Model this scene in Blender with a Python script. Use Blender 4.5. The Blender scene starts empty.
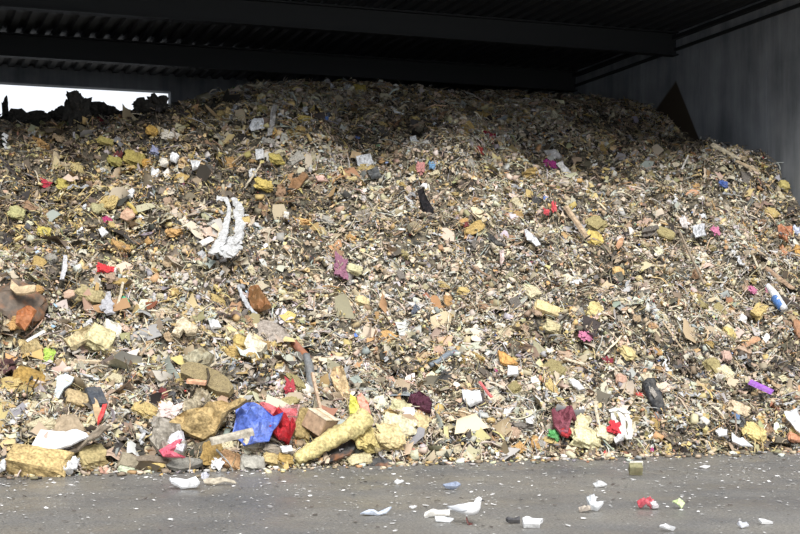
import bpy, bmesh, math, random
import numpy as np
from mathutils import Vector, Matrix, noise as mnoise, geometry as mgeo
random.seed(11); rng = np.random.default_rng(11)
scene = bpy.context.scene; COL = scene.collection
# ------------------------------------------------------------------ camera
FPX = 1450.0; HOR = 333.0; CAMZ = 1.6; YAW = math.radians(19.38)
cd = bpy.data.cameras.new('camera'); cam = bpy.data.objects.new('camera', cd); COL.objects.link(cam)
cd.sensor_width = 36.0; cd.lens = 36.0*FPX/800.0; cd.shift_y = (HOR-267.0)/800.0
cd.clip_end = 300
cam.location = (0, 0, CAMZ); cam.rotation_euler = (math.pi/2, 0, -YAW)
scene.camera = cam
FW = Vector((math.sin(YAW), math.cos(YAW), 0)); RT = Vector((math.cos(YAW), -math.sin(YAW), 0)); UP = Vector((0, 0, 1))
# ------------------------------------------------------------------ value noise
TAB = np.random.default_rng(5).random((256, 256))
def vn(x, y):
    x = np.asarray(x, float); y = np.asarray(y, float)
    xi = np.floor(x).astype(int); yi = np.floor(y).astype(int)
    fx = x-xi; fy = y-yi; fx = fx*fx*(3-2*fx); fy = fy*fy*(3-2*fy)
    a = TAB[xi & 255, yi & 255]; b = TAB[(xi+1) & 255, yi & 255]; c = TAB[xi & 255, (yi+1) & 255]; d = TAB[(xi+1) & 255, (yi+1) & 255]
    return (a*(1-fx)+b*fx)*(1-fy)+(c*(1-fx)+d*fx)*fy-.5
PS = [-1.2, -.05, .35, 4.0, 8.0, 11, 14, 19, 26]; PZ = [-.5, 0, .36, 2.75, 5.3, 6.45, 7.2, 7.3, 7.2]
CX = [-3, 2.4, 4.0, 5.2, 6.3, 7.6, 10, 20]; CZ = [5.15, 5.2, 5.5, 5.85, 6.4, 7.1, 7.5, 7.5]
WX = 15.8; HC = 8.0
def height(X, Y):
    X = np.asarray(X, float); Y = np.asarray(Y, float)
    s = Y-16.75+.45*vn(X*.45+3, Y*.0+7)+.25*vn(X*1.7, Y*0+2)
    z = np.interp(s, PS, PZ)
    cap = np.interp(X, CX, CZ)
    k = .35; z = -np.log(np.exp(-z/k)+np.exp(-cap/k))*k+0.0
    amp = np.clip(s/2.0, 0, 1)
    hi = np.clip((27.5-Y)/3, .25, 1)
    z = z+amp*hi*(.6*vn(X*.33+9, Y*.33+4)+.5*vn(X*.9+1, Y*.9)+.26*vn(X*2.3, Y*2.3+5)+.2*vn(X*5, Y*5+5)+.08*vn(X*12, Y*12+5))
    z = z+.5*np.exp(-((X-14.7)/.9)**2-((Y-23.6)/.9)**2)
    z = z-.35*np.exp(-((X-14.6)/1.3)**2-((Y-26.2)/1.2)**2)
    return z
def ray(px, py): return FW+RT*((px-400.0)/FPX)+UP*((HOR-py)/FPX)
DD = np.arange(11.0, 40.0, .015)
def hit(px, py):
    d = ray(px, py); X = DD*d.x; Y = DD*d.y; Z = CAMZ+DD*d.z
    H = np.maximum(height(X, Y), 0.0)
    w = np.where(Z <= H)[0]
    if len(w): D = float(DD[w[0]]); return Vector((0, 0, CAMZ))+d*D, D
    i = int(np.argmax(np.where(DD < 36, H-Z, -99))); return Vector((X[i], Y[i], H[i])), float(DD[i])
def topix(p):
    v = Vector(p)-Vector((0, 0, CAMZ)); D = v.dot(FW)
    return 400+FPX*v.dot(RT)/D, HOR-FPX*v.z/D, D
# ------------------------------------------------------------------ materials
def newmat(name):
    m = bpy.data.materials.new(name); m.use_nodes = True
    nt = m.node_tree; return m, nt, nt.nodes['Principled BSDF']
def N(nt, t, **kw):
    n = nt.nodes.new(t)
    for k, v in kw.items(): setattr(n, k, v)
    return n
def bumpy(nt, b, scale, strength, dist=.02, detail=6):
    n = N(nt, 'ShaderNodeTexNoise'); n.inputs['Scale'].default_value = scale; n.inputs['Detail'].default_value = detail
    tc = N(nt, 'ShaderNodeTexCoord'); nt.links.new(tc.outputs['Object'], n.inputs['Vector'])
    bp = N(nt, 'ShaderNodeBump'); bp.inputs['Strength'].default_value = strength; bp.inputs['Distance'].default_value = dist
    nt.links.new(n.outputs['Fac'], bp.inputs['Height']); nt.links.new(bp.outputs['Normal'], b.inputs['Normal'])
    return tc, n
def objmat(name, rough, scale, strength, var=.35, dirt=(.12, .1, .075), spec=.3, grime=.8):
    var *= 1.7; strength *= 1.3
    m, nt, b = newmat(name)
    tc, n = bumpy(nt, b, scale, strength)
    oi = N(nt, 'ShaderNodeObjectInfo')
    n2 = N(nt, 'ShaderNodeTexNoise'); n2.inputs['Scale'].default_value = scale*.6; n2.inputs['Detail'].default_value = 8; n2.inputs['Roughness'].default_value = .7
    nt.links.new(tc.outputs['Object'], n2.inputs['Vector'])
    mr = N(nt, 'ShaderNodeMapRange'); mr.inputs['From Min'].default_value = .48; mr.inputs['From Max'].default_value = .72
    mr.inputs['To Max'].default_value = var; nt.links.new(n2.outputs['Fac'], mr.inputs['Value'])
    mx = N(nt, 'ShaderNodeMix', data_type='RGBA'); mx.inputs[7].default_value = (*dirt, 1)
    nt.links.new(mr.outputs['Result'], mx.inputs[0]); nt.links.new(oi.outputs['Color'], mx.inputs[6])
    n3 = N(nt, 'ShaderNodeTexNoise'); n3.inputs['Scale'].default_value = scale*2.2; n3.inputs['Detail'].default_value = 4; nt.links.new(tc.outputs['Object'], n3.inputs['Vector'])
    m3 = N(nt, 'ShaderNodeMapRange'); m3.inputs['From Min'].default_value = .3; m3.inputs['From Max'].default_value = .7; m3.inputs['To Min'].default_value = .45; m3.inputs['To Max'].default_value = 1.1
    nt.links.new(n3.outputs['Fac'], m3.inputs['Value'])
    ml = N(nt, 'ShaderNodeMix', data_type='RGBA', blend_type='MULTIPLY'); ml.inputs[0].default_value = grime
    nt.links.new(mx.outputs[2], ml.inputs[6]); nt.links.new(m3.outputs['Result'], ml.inputs[7])
    nt.links.new(ml.outputs[2], b.inputs['Base Color'])
    b.inputs['Roughness'].default_value = rough; b.inputs['Specular IOR Level'].default_value = spec
    return m
M = {
 'foam': objmat('foam', .95, 14, .9, .55, (.2, .14, .07), .1, 1.0),
 'card': objmat('cardboard', .9, 9, .25, .4, (.13, .09, .06), .15),
 'wood': objmat('wood', .8, 14, .3, .5, (.1, .07, .05), .2),
 'plastic': objmat('plastic_film', .5, 14, .5, .3, (.2, .18, .15), .35),
 'paper': objmat('paper', .85, 8, .2, .25, (.3, .27, .22), .2),
 'cloth': objmat('cloth', .95, 30, .6, .35, (.08, .06, .06), .1),
 'metal': objmat('rusty_metal', .6, 7, .35, .6, (.3, .12, .045), .4),
 'stone': objmat('rubble', .9, 12, .6, .5, (.07, .06, .05), .2),
}
def vcmat():
    m, nt, b = newmat('mixed_waste')
    at = N(nt, 'ShaderNodeAttribute', attribute_name='Col')
    nt.links.new(at.outputs['Color'], b.inputs['Base Color'])
    b.inputs['Roughness'].default_value = .75; b.inputs['Specular IOR Level'].default_value = .3
    return m
VC = vcmat()
def moundmat():
    m, nt, b = newmat('compacted_waste')
    tc, n = bumpy(nt, b, 9, 1.0, .08, 10)
    n2 = N(nt, 'ShaderNodeTexNoise'); n2.inputs['Scale'].default_value = 14; n2.inputs['Detail'].default_value = 8
    nt.links.new(tc.outputs['Object'], n2.inputs['Vector'])
    cr = N(nt, 'ShaderNodeValToRGB'); e = cr.color_ramp.elements
    e[0].position = .35; e[0].color = (.03, .027, .022, 1); e[1].position = .7; e[1].color = (.2, .17, .12, 1)
    nt.links.new(n2.outputs['Fac'], cr.inputs['Fac']); nt.links.new(cr.outputs['Color'], b.inputs['Base Color'])
    b.inputs['Roughness'].default_value = .9
    return m
def concretemat(stain=False):
    m, nt, b = newmat('stained_concrete')
    tc = N(nt, 'ShaderNodeTexCoord')
    mp = N(nt, 'ShaderNodeMapping'); mp.inputs['Scale'].default_value = (1.5, 1.5, .18); nt.links.new(tc.outputs['Object'], mp.inputs['Vector'])
    n = N(nt, 'ShaderNodeTexNoise'); n.inputs['Scale'].default_value = 2.2; n.inputs['Detail'].default_value = 8; n.inputs['Roughness'].default_value = .65
    nt.links.new(mp.outputs['Vector'], n.inputs['Vector'])
    n3 = N(nt, 'ShaderNodeTexNoise'); n3.inputs['Scale'].default_value = 1.1; n3.inputs['Detail'].default_value = 6; nt.links.new(tc.outputs['Object'], n3.inputs['Vector'])
    ad = N(nt, 'ShaderNodeMath', operation='ADD'); nt.links.new(n.outputs['Fac'], ad.inputs[0]); nt.links.new(n3.outputs['Fac'], ad.inputs[1])
    cr = N(nt, 'ShaderNodeValToRGB'); e = cr.color_ramp.elements
    hv = N(nt, 'ShaderNodeMath', operation='MULTIPLY'); hv.inputs[1].default_value = .5; nt.links.new(ad.outputs[0], hv.inputs[0])
    e[0].position = .36; e[0].color = (.15, .165, .185, 1); e[1].position = .64; e[1].color = (.34, .36, .39, 1)
    nt.links.new(hv.outputs[0], cr.inputs['Fac'])
    out = cr.outputs['Color']
    if stain:   # tall pointed brown dirt mark left on the wall by an older heap
        sp = N(nt, 'ShaderNodeSeparateXYZ'); nt.links.new(tc.outputs['Object'], sp.inputs[0])
        def mth(op, a, bb):
            q = N(nt, 'ShaderNodeMath', operation=op)
            for i, t in enumerate((a, bb)):
                if isinstance(t, (int, float)): q.inputs[i].default_value = t
                else: nt.links.new(t, q.inputs[i])
            return q.outputs[0]
        dy = mth('SUBTRACT', sp.outputs['Y'], 27.2)
        e_ = mth('MAXIMUM', mth('MULTIPLY', dy, .56), mth('MULTIPLY', dy, -1.44))
        top = mth('SUBTRACT', 6.95, e_); top = mth('ADD', top, mth('MULTIPLY', n3.outputs['Fac'], .12))
        k = mth('MULTIPLY', mth('SUBTRACT', top, sp.outputs['Z']), 14.0)
        k.node.use_clamp = True
        mk = N(nt, 'ShaderNodeMix', data_type='RGBA'); mk.inputs[7].default_value = (.05, .035, .022, 1)
        nt.links.new(k, mk.inputs[0]); nt.links.new(out, mk.inputs[6]); out = mk.outputs[2]
    nt.links.new(out, b.inputs['Base Color'])
    b.inputs['Roughness'].default_value = .85
    bp = N(nt, 'ShaderNodeBump'); bp.inputs['Strength'].default_value = .2; bp.inputs['Distance'].default_value = .02
    nt.links.new(n.outputs['Fac'], bp.inputs['Height']); nt.links.new(bp.outputs['Normal'], b.inputs['Normal'])
    return m
def flatmat(name, c, rough=.7, metallic=0, bump=None):
    m, nt, b = newmat(name); b.inputs['Base Color'].default_value = (*c, 1); b.inputs['Roughness'].default_value = rough
    b.inputs['Metallic'].default_value = metallic
    if bump: bumpy(nt, b, *bump)
    return m
def asphaltmat():
    m, nt, b = newmat('wet_asphalt')
    tc = N(nt, 'ShaderNodeTexCoord')
    n = N(nt, 'ShaderNodeTexNoise'); n.inputs['Scale'].default_value = .55; n.inputs['Detail'].default_value = 7; n.inputs['Roughness'].default_value = .6
    nt.links.new(tc.outputs['Object'], n.inputs['Vector'])
    g = N(nt, 'ShaderNodeTexNoise'); g.inputs['Scale'].default_value = 45; g.inputs['Detail'].default_value = 4; g.inputs['Roughness'].default_value = .7
    nt.links.new(tc.outputs['Object'], g.inputs['Vector'])
    cr = N(nt, 'ShaderNodeValToRGB'); e = cr.color_ramp.elements
    e[0].position = .33; e[0].color = (.13, .132, .138, 1); e[1].position = .66; e[1].color = (.235, .222, .2, 1)
    nt.links.new(n.outputs['Fac'], cr.inputs['Fac'])
    gr = N(nt, 'ShaderNodeValToRGB'); e = gr.color_ramp.elements
    e[0].position = .36; e[0].color = (.35, .35, .35, 1); e[1].position = .66; e[1].color = (1.35, 1.35, 1.35, 1)
    x = e.new(.72); x.color = (3.6, 3.6, 3.6, 1)
    nt.links.new(g.outputs['Fac'], gr.inputs['Fac'])
    mx = N(nt, 'ShaderNodeMix', data_type='RGBA', blend_type='MULTIPLY'); mx.inputs[0].default_value = 1
    nt.links.new(cr.outputs['Color'], mx.inputs[6]); nt.links.new(gr.outputs['Color'], mx.inputs[7]); nt.links.new(mx.outputs[2], b.inputs['Base Color'])
    rr = N(nt, 'ShaderNodeMapRange'); rr.inputs['From Min'].default_value = .35; rr.inputs['From Max'].default_value = .65; rr.inputs['To Min'].default_value = .3; rr.inputs['To Max'].default_value = .6
    n4 = N(nt, 'ShaderNodeTexNoise'); n4.inputs['Scale'].default_value = .9; n4.inputs['Detail'].default_value = 5; nt.links.new(tc.outputs['Object'], n4.inputs['Vector'])
    nt.links.new(n4.outputs['Fac'], rr.inputs['Value']); nt.links.new(rr.outputs['Result'], b.inputs['Roughness'])
    bp = N(nt, 'ShaderNodeBump'); bp.inputs['Strength'].default_value = .35; bp.inputs['Distance'].default_value = .01
    nt.links.new(g.outputs['Fac'], bp.inputs['Height']); nt.links.new(bp.outputs['Normal'], b.inputs['Normal'])
    b.inputs['Specular IOR Level'].default_value = .5
    return m
# ------------------------------------------------------------------ object helpers
def link(name, verts, faces, mat, parent=None, smooth=False, color=None):
    me = bpy.data.meshes.new(name); me.from_pydata([tuple(v) for v in verts], [], faces); me.update()
    if smooth: me.polygons.foreach_set('use_smooth', [True]*len(me.polygons))
    me.materials.append(mat)
    o = bpy.data.objects.new(name, me); COL.objects.link(o)
    if parent: o.parent = parent
    if color: o.color = (*color, 1)
    return o
def bmlink(name, bm, mat, parent=None, smooth=False, color=None):
    bmesh.ops.recalc_face_normals(bm, faces=bm.faces)
    me = bpy.data.meshes.new(name); bm.to_mesh(me); bm.free()
    if smooth: me.polygons.foreach_set('use_smooth', [True]*len(me.polygons))
    for m in (mat if isinstance(mat, (list, tuple)) else [mat]): me.materials.append(m)
    o = bpy.data.objects.new(name, me); COL.objects.link(o)
    if parent: o.parent = parent
    if color: o.color = (*color, 1)
    return o
def box(bm, a, b):
    vs = [bm.verts.new((x, y, z)) for x in (a[0], b[0]) for y in (a[1], b[1]) for z in (a[2], b[2])]
    for f in ((0,1,3,2),(4,6,7,5),(0,4,5,1),(2,3,7,6),(0,2,6,4),(1,5,7,3)): bm.faces.new([vs[i] for i in f])
def tag(o, label=None, cat=None, group=None, kind=None):
    if label: o['label'] = label
    if cat: o['category'] = cat
    if group: o['group'] = group
    if kind: o['kind'] = kind
    return o
# ------------------------------------------------------------------ setting
CON = concretemat()
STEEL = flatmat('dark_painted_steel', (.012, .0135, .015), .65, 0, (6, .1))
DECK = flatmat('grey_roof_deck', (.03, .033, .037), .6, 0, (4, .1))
bm = bmesh.new(); box(bm, (-30, -14, -.3), (30, 60, 0))
fl = bmlink('floor', bm, asphaltmat()); tag(fl, 'wet grey asphalt yard floor with fine litter', 'floor', kind='structure')
bm = bmesh.new()
ys = [14.0+i*2.45 for i in range(11)]
for y0, y1 in zip(ys[:-1], ys[1:]): box(bm, (WX, y0+.012, -.1), (WX+.35, y1-.012, HC+.3))
box(bm, (WX+.02, ys[0], -.1), (WX+.3, ys[-1], HC+.3))
wr = bmlink('wall_right', bm, concretemat(True)); tag(wr, 'tall stained concrete wall at the right of the heap', 'wall', kind='structure')
bm = bmesh.new()
box(bm, (6.6, 36, -.1), (WX+.35, 36.35, HC+.3)); box(bm, (-6, 36, 7.62), (6.6, 36.35, HC+.3)); box(bm, (-6, 36, -.1), (6.6, 36.35, 3.2))
wb = bmlink('wall_back', bm, CON); tag(wb, 'dark back wall with an open gap on the left', 'wall', kind='structure')
bm = bmesh.new(); box(bm, (-1.75, 15.5, -.1), (-1.4, 33.5, HC+.3))
wl = bmlink('wall_left', bm, CON); tag(wl, 'concrete wall at the left of the heap', 'wall', kind='structure')
# ribbed roof deck
RF = 20.0
bm = bmesh.new(); xs = []; x = -6.0; zs = []
while x < WX+.3:
    for dx, dz in ((0, 0), (.14, 0), (.17, .07), (.28, .07), (.31, 0)):
        xs.append(x+dx); zs.append(HC+dz)
    x += .31
prev = None
for x, z in zip(xs, zs):
    r = [bm.verts.new((x, RF, z)), bm.verts.new((x, 36.35, z)), bm.verts.new((x, 36.35, HC+.3)), bm.verts.new((x, RF, HC+.3))]
    if prev and x-prev[0].co.x > 1e-5:
        for i in range(4): bm.faces.new((prev[i], r[i], r[(i+1) % 4], prev[(i+1) % 4]))
        prev = r
    elif not prev: prev = r
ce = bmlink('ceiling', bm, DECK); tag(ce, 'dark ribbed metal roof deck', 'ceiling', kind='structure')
def ibeam(y, depth=.5):
    bm = bmesh.new()
    box(bm, (-6, y-.12, HC-.03), (WX, y+.12, HC)); box(bm, (-6, y-.12, HC-depth), (WX, y+.12, HC-depth+.03)); box(bm, (-6, y-.01, HC-depth), (WX, y+.01, HC))
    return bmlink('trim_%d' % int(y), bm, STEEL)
for i, y in enumerate((RF+.2, 27.2, 32.0)):
    o = ibeam(y); o.name = 'trim_%d' % (i+1); tag(o, 'dark steel roof girder crossing the hall', 'girder', kind='structure')
o = None
bm = bmesh.new(); box(bm, (WX-.1, RF, HC-.16), (WX, 36, HC-.08)); box(bm, (WX-.05, RF, HC-.4), (WX, 36, HC-.34))
tag(bmlink('trim_4', bm, STEEL), 'steel edge rail along the top of the right wall', 'rail', kind='structure')
# ------------------------------------------------------------------ the heap: core
nx, ny = 150, 190
gx = np.linspace(-1.39, WX-.01, nx); gy = np.linspace(15.9, 35.9, ny)
GX, GY = np.meshgrid(gx, gy, indexing='ij'); GZ = height(GX, GY)-.03
V = np.stack([GX.ravel(), GY.ravel(), GZ.ravel()], 1)
F = [(i*ny+j, (i+1)*ny+j, (i+1)*ny+j+1, i*ny+j+1) for i in range(nx-1) for j in range(ny-1)]
core = link('waste_heap', V, F, moundmat(), smooth=True)
tag(core, 'huge heap of mixed shredded waste filling the open hall', 'waste heap', kind='stuff')
# ------------------------------------------------------------------ the heap: fine fragments
PAL = np.array([  # colour, weight
 (.46,.38,.27,13),(.56,.48,.36,15),(.62,.55,.43,13),(.36,.28,.19,10),(.24,.19,.135,7),(.13,.11,.085,6),(.055,.05,.045,6),
 (.50,.49,.46,11),(.32,.32,.32,6),(.76,.73,.66,4),(.56,.42,.18,6),(.64,.51,.27,6),(.48,.30,.15,3),(.54,.4,.28,3),(.38,.20,.12,.8),
 (.35,.33,.18,1.5),(.68,.40,.18,.4),(.42,.06,.06,.2),(.5,.1,.25,.08),(.10,.18,.45,.15),(.35,.45,.6,.25),(.10,.28,.14,.1)])
def frag_colors(X, Y, n, big=False):
    w = np.tile(PAL[:, 3], (n, 1)).astype(float)
    left = 2.1*np.clip((6.8-X)/4.5, 0, 1)*np.clip((Y-18.8)/3.5, 0, 1)  # upper-left shade put into the scrap colours, with more olive and yellow waste
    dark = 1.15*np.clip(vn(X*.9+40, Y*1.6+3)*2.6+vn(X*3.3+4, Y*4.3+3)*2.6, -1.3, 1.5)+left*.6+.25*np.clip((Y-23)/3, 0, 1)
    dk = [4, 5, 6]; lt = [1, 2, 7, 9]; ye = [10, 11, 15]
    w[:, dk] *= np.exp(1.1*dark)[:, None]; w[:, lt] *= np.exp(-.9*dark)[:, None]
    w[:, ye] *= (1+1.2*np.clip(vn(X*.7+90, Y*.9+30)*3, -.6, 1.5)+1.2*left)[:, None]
    if big: w[:, 16:] = 0; w[:, [9]] *= .5
    c = np.cumsum(w, 1); c /= c[:, -1:]
    idx = (rng.random((n, 1)) > c).sum(1).clip(0, len(PAL)-1)
    col = PAL[idx, :3]*rng.uniform(.8, 1.2, (n, 1))*(1+rng.normal(0, .05, (n, 3)))
    return np.clip(col*(.84 if big else .94), .01, .92)
def rand_rot(n, N3, tilt):
    # random frames whose z axis leans around N3
    z = N3+rng.normal(0, tilt, (n, 3)); z /= np.linalg.norm(z, axis=1, keepdims=True)
    a = rng.normal(0, 1, (n, 3)); x = np.cross(a, z); x /= np.linalg.norm(x, axis=1, keepdims=True)
    return np.stack([x, np.cross(z, x), z], 2)
def surf(X, Y):
    e = .12; Z = height(X, Y); dx = (height(X+e, Y)-height(X-e, Y))/(2*e); dy = (height(X, Y+e)-height(X, Y-e))/(2*e)
    n = np.stack([-dx, -dy, np.ones_like(dx)], 1); n /= np.linalg.norm(n, axis=1, keepdims=True)
    return Z, n
class Bulk:
    def __init__(s): s.v = []; s.f = []; s.c = []; s.n = 0
    def add(s, tv, tf, X, Y, Z, Rm, S, col, jit=0):
        n = len(X); k = len(tv)
        P = np.broadcast_to(tv, (n, k, 3)).copy()
        if jit: P += rng.normal(0, jit, P.shape)
        P = P*S[:, None, :]
        P = np.einsum('nij,nkj->nki', Rm, P)+np.stack([X, Y, Z], 1)[:, None, :]
        s.v.append(P.reshape(-1, 3)); s.c.append(np.repeat(col, k, 0))
        tf = np.array(tf); f = (tf[None]+(np.arange(n)*k)[:, None, None]+s.n).reshape(-1, tf.shape[1])
        s.f.append(f); s.n += n*k
    def build(s, name, mat):
        v = np.concatenate(s.v); c = np.concatenate(s.c)
        me = bpy.data.meshes.new(name)
        lt = np.concatenate([np.full(len(f), f.shape[1]) for f in s.f]); li = np.concatenate([f.ravel() for f in s.f])
        me.vertices.add(len(v)); me.vertices.foreach_set('co', v.astype(np.float32).ravel())
        me.loops.add(len(li)); me.loops.foreach_set('vertex_index', li.astype(np.int32))
        me.polygons.add(len(lt)); me.polygons.foreach_set('loop_start', (np.cumsum(lt)-lt).astype(np.int32))
        try: me.polygons.foreach_set('loop_total', lt.astype(np.int32))
        except Exception: pass
        me.update(calc_edges=True)
        a = me.attributes.new('Col', 'FLOAT_COLOR', 'POINT')
        a.data.foreach_set('color', np.concatenate([c, np.ones((len(c), 1))], 1).astype(np.float32).ravel())
        me.validate(); me.materials.append(mat)
        o = bpy.data.objects.new(name, me); COL.objects.link(o); return o
SHEET = np.array([(x, y, 0) for y in (-1, 0, 1) for x in (-1, 0, 1)], float)*.5
SHEET_F = [(0,1,4,3),(1,2,5,4),(3,4,7,6),(4,5,8,7)]
BX = np.array([(x, y, z) for x in (-1, 1) for y in (-1, 1) for z in (-1, 1)], float)*.5
BX_F = [(0,1,3,2),(4,6,7,5),(0,4,5,1),(2,3,7,6),(0,2,6,4),(1,5,7,3)]
def strand(bend):
    v = []; 
    for i in range(5):
        t = i/4-.5; z = bend*(.25-t*t)*2
        for k in range(3):
            a = k*2.094; v.append((t, .5*math.cos(a), z+.03*math.sin(a)))
    f = [(i*3+k, i*3+(k+1) % 3, i*3+3+(k+1) % 3, i*3+3+k) for i in range(4) for k in range(3)]
    return np.array(v), f
B = Bulk()
def scatter(n, y1=33.5, x0=-1.2):
    # more toward the front slope
    X = rng.uniform(x0, WX-.12, n); Y = 16.45+(y1-16.45)*rng.random(n)**1.12
    Z, Nn = surf(X, Y); ok = Z > -.02
    X, Y, Z, Nn = X[ok], Y[ok], Z[ok], Nn[ok]
    return X, Y, Z, Nn, len(X)
for (n, kind, lo, hi) in ((140000, 'sheet', .02, .075), (13000, 'sheet', .06, .2), (40000, 'chunk', .02, .06), (8000, 'chunk', .06, .13), (95000, 'strand', .05, .24), (6000, 'strand', .2, .45), (9000, 'coarse', .12, .34)):
    coarse = kind == 'coarse'; kind = 'sheet' if coarse else kind
    X, Y, Z, Nn, n = scatter(n)
    if coarse:
        k = rng.random(n) < np.clip(np.clip((9.5-X)/5, .12, 1)*np.clip((21-Y)/3, .25, 1), 0, 1); X, Y, Z, Nn = X[k], Y[k], Z[k], Nn[k]; n = len(X)
    s = lo*(hi/lo)**(rng.random(n)**1.5)
    off = rng.uniform(-.01, .07, n)+s*.1
    P = np.stack([X, Y, Z], 1)+Nn*off[:, None]
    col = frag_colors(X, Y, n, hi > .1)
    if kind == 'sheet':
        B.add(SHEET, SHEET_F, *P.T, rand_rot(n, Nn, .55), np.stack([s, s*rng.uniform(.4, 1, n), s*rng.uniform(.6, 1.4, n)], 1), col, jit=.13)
    elif kind == 'chunk':
        B.add(BX, BX_F, *P.T, rand_rot(n, Nn, .8), np.stack([s, s*rng.uniform(.4, 1, n), s*rng.uniform(.15, .6, n)], 1), col, jit=.1)
    else:
        tv, tf = strand(.35)
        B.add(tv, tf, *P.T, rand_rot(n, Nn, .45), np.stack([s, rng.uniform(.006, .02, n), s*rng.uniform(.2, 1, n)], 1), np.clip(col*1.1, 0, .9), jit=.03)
fr = B.build('shredded_waste', VC)
tag(fr, 'loose shredded scraps, fibres and chips covering the whole heap', 'shredded waste', kind='stuff')
# pale flecks standing in for rain splashes, plus litter on the yard floor
B = Bulk()
n = 5000; X = rng.uniform(-1.3, 13, n); Y = 9.5+7.2*rng.random(n)**.6; s = .009*(4.2)**(rng.random(n)**3)
cc = np.where(rng.random((n, 1)) < .75, np.array([[.72, .72, .72]]), np.array([[.12, .1, .09]]))*rng.uniform(.5, 1.1, (n, 1))
R0 = rand_rot(n, np.tile([[0, 0, 1.]], (n, 1)), .12)
B.add(SHEET, SHEET_F, X, Y, np.full(n, .012), R0, np.stack([s*1.3, s, s*.3], 1), cc, jit=.12)
n = 900; X = rng.uniform(-1, 14, n); Y = 16.75-np.abs(rng.normal(0, .28, n)); s = .025*(4)**(rng.random(n)**2)
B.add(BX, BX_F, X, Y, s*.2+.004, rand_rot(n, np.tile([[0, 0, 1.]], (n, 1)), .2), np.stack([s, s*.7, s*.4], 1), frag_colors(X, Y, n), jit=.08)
tag(B.build('splashes_and_crumbs', VC), 'tiny pale rain splash flecks and crumbs strewn over the wet asphalt', 'litter', kind='stuff')
# ------------------------------------------------------------------ single pieces
LAND = []     # (short, px, py)
def frame(px, py, theta=42, lift=.05):
    P, D = hit(px, py); th = math.radians(theta)
    y = FW*math.cos(th)+UP*math.sin(th); z = RT.cross(y)
    s = D/FPX
    Mx = Matrix((RT, y, z)).transposed().to_4x4(); Mx.translation = P+(Vector((0, 0, CAMZ))-P).normalized()*(lift*1.35+.05)
    return Mx, s, 1/(math.sin(th)), D
def rn(p, f, seed=0): return mnoise.noise(Vector((p[0]*f+seed*7.3, p[1]*f+seed*3.1, (p[2] if len(p) > 2 else 0)*f+seed)))
def g_outline(pts, th, amp, s, ky, c, seed=0, bend=0, w0=None):
    P = [((x-c[0])*s, -(y-c[1])*s*ky) for x, y in pts]
    # add jitter points along edges
    Q = []
    for i, a in enumerate(P):
        b = P[(i+1) % len(P)]
        L = math.hypot(b[0]-a[0], b[1]-a[1]); k = max(1, int(L/.1))
        for j in range(k):
            t = j/k; q = (a[0]+(b[0]-a[0])*t, a[1]+(b[1]-a[1])*t)
            if j: q = (q[0]+rn(q, 12, seed)*.025, q[1]+rn(q, 12, seed+9)*.025)
            Q.append(q)
    n = len(Q)
    x0 = min(q[0] for q in Q); x1 = max(q[0] for q in Q); y0 = min(q[1] for q in Q); y1 = max(q[1] for q in Q)
    step = max((x1-x0), (y1-y0))/(16 if w0 is None else 9)
    pts2 = [Vector(q) for q in Q]
    def inside(x, y):
        r = False
        for i in range(n):
            a, b = Q[i], Q[i-1]
            if (a[1] > y) != (b[1] > y) and x < (b[0]-a[0])*(y-a[1])/(b[1]-a[1])+a[0]: r = not r
        return r
    R_ = random.Random(seed)
    yy = y0
    while yy < y1:
        xx = x0
        while xx < x1:
            a, b = xx+R_.uniform(-.3, .3)*step, yy+R_.uniform(-.3, .3)*step
            if inside(a, b) and min(math.hypot(a-q[0], b-q[1]) for q in Q) > step*.35: pts2.append(Vector((a, b)))
            xx += step
        yy += step
    r = mgeo.delaunay_2d_cdt(pts2, [], [list(range(n))], 1, 1e-5)
    vs = r[0]; fs = r[2]; w = max(x1-x0, .01)
    def zz(v): return amp*(rn(v, 2.2/w, seed)*1.0+.5*rn(v, 6/w, seed+3)+.3*abs(rn(v, 14/w, seed+5))+.25*abs(rn(v, 26/w, seed+6)))+bend*((v[0]/w)**2)*4
    top = [(v[0], v[1], zz(v)+th/2) for v in vs]; bot = [(v[0], v[1], zz(v)-th/2) for v in vs]
    m = len(vs); F = [tuple(f) for f in fs]+[tuple(i+m for i in reversed(f)) for f in fs]
    ed = {}
    for f in fs:
        for i in range(len(f)):
            e = (f[i], f[(i+1) % len(f)]); ed[e] = 1
    for (a, b) in ed:
        if (b, a) not in ed: F.append((b, a, a+m, b+m))
    return top+bot, F
def g_chunk(w, h, d, rough=.12, seed=0, cuts=5, rnd=.25):
    bm = bmesh.new(); bmesh.ops.create_cube(bm, size=1)
    bmesh.ops.subdivide_edges(bm, edges=bm.edges[:], cuts=cuts, use_grid_fill=True)
    for v in bm.verts:
        p = v.co.copy(); L = p.length
        q = p.normalized()*.62
        p = p.lerp(q, rnd)
        p *= 1+rough*2.4*rn(p, 2.6, seed)+rough*1.4*rn(p, 7, seed+2)+rough*.8*abs(rn(p, 16, seed+4))
        v.co = Vector((p.x*w, p.y*h, p.z*d))
    vs = [tuple(v.co) for v in bm.verts]; fs = [tuple(v.index for v in f.verts) for f in bm.faces]
    bm.free(); return vs, fs
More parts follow.
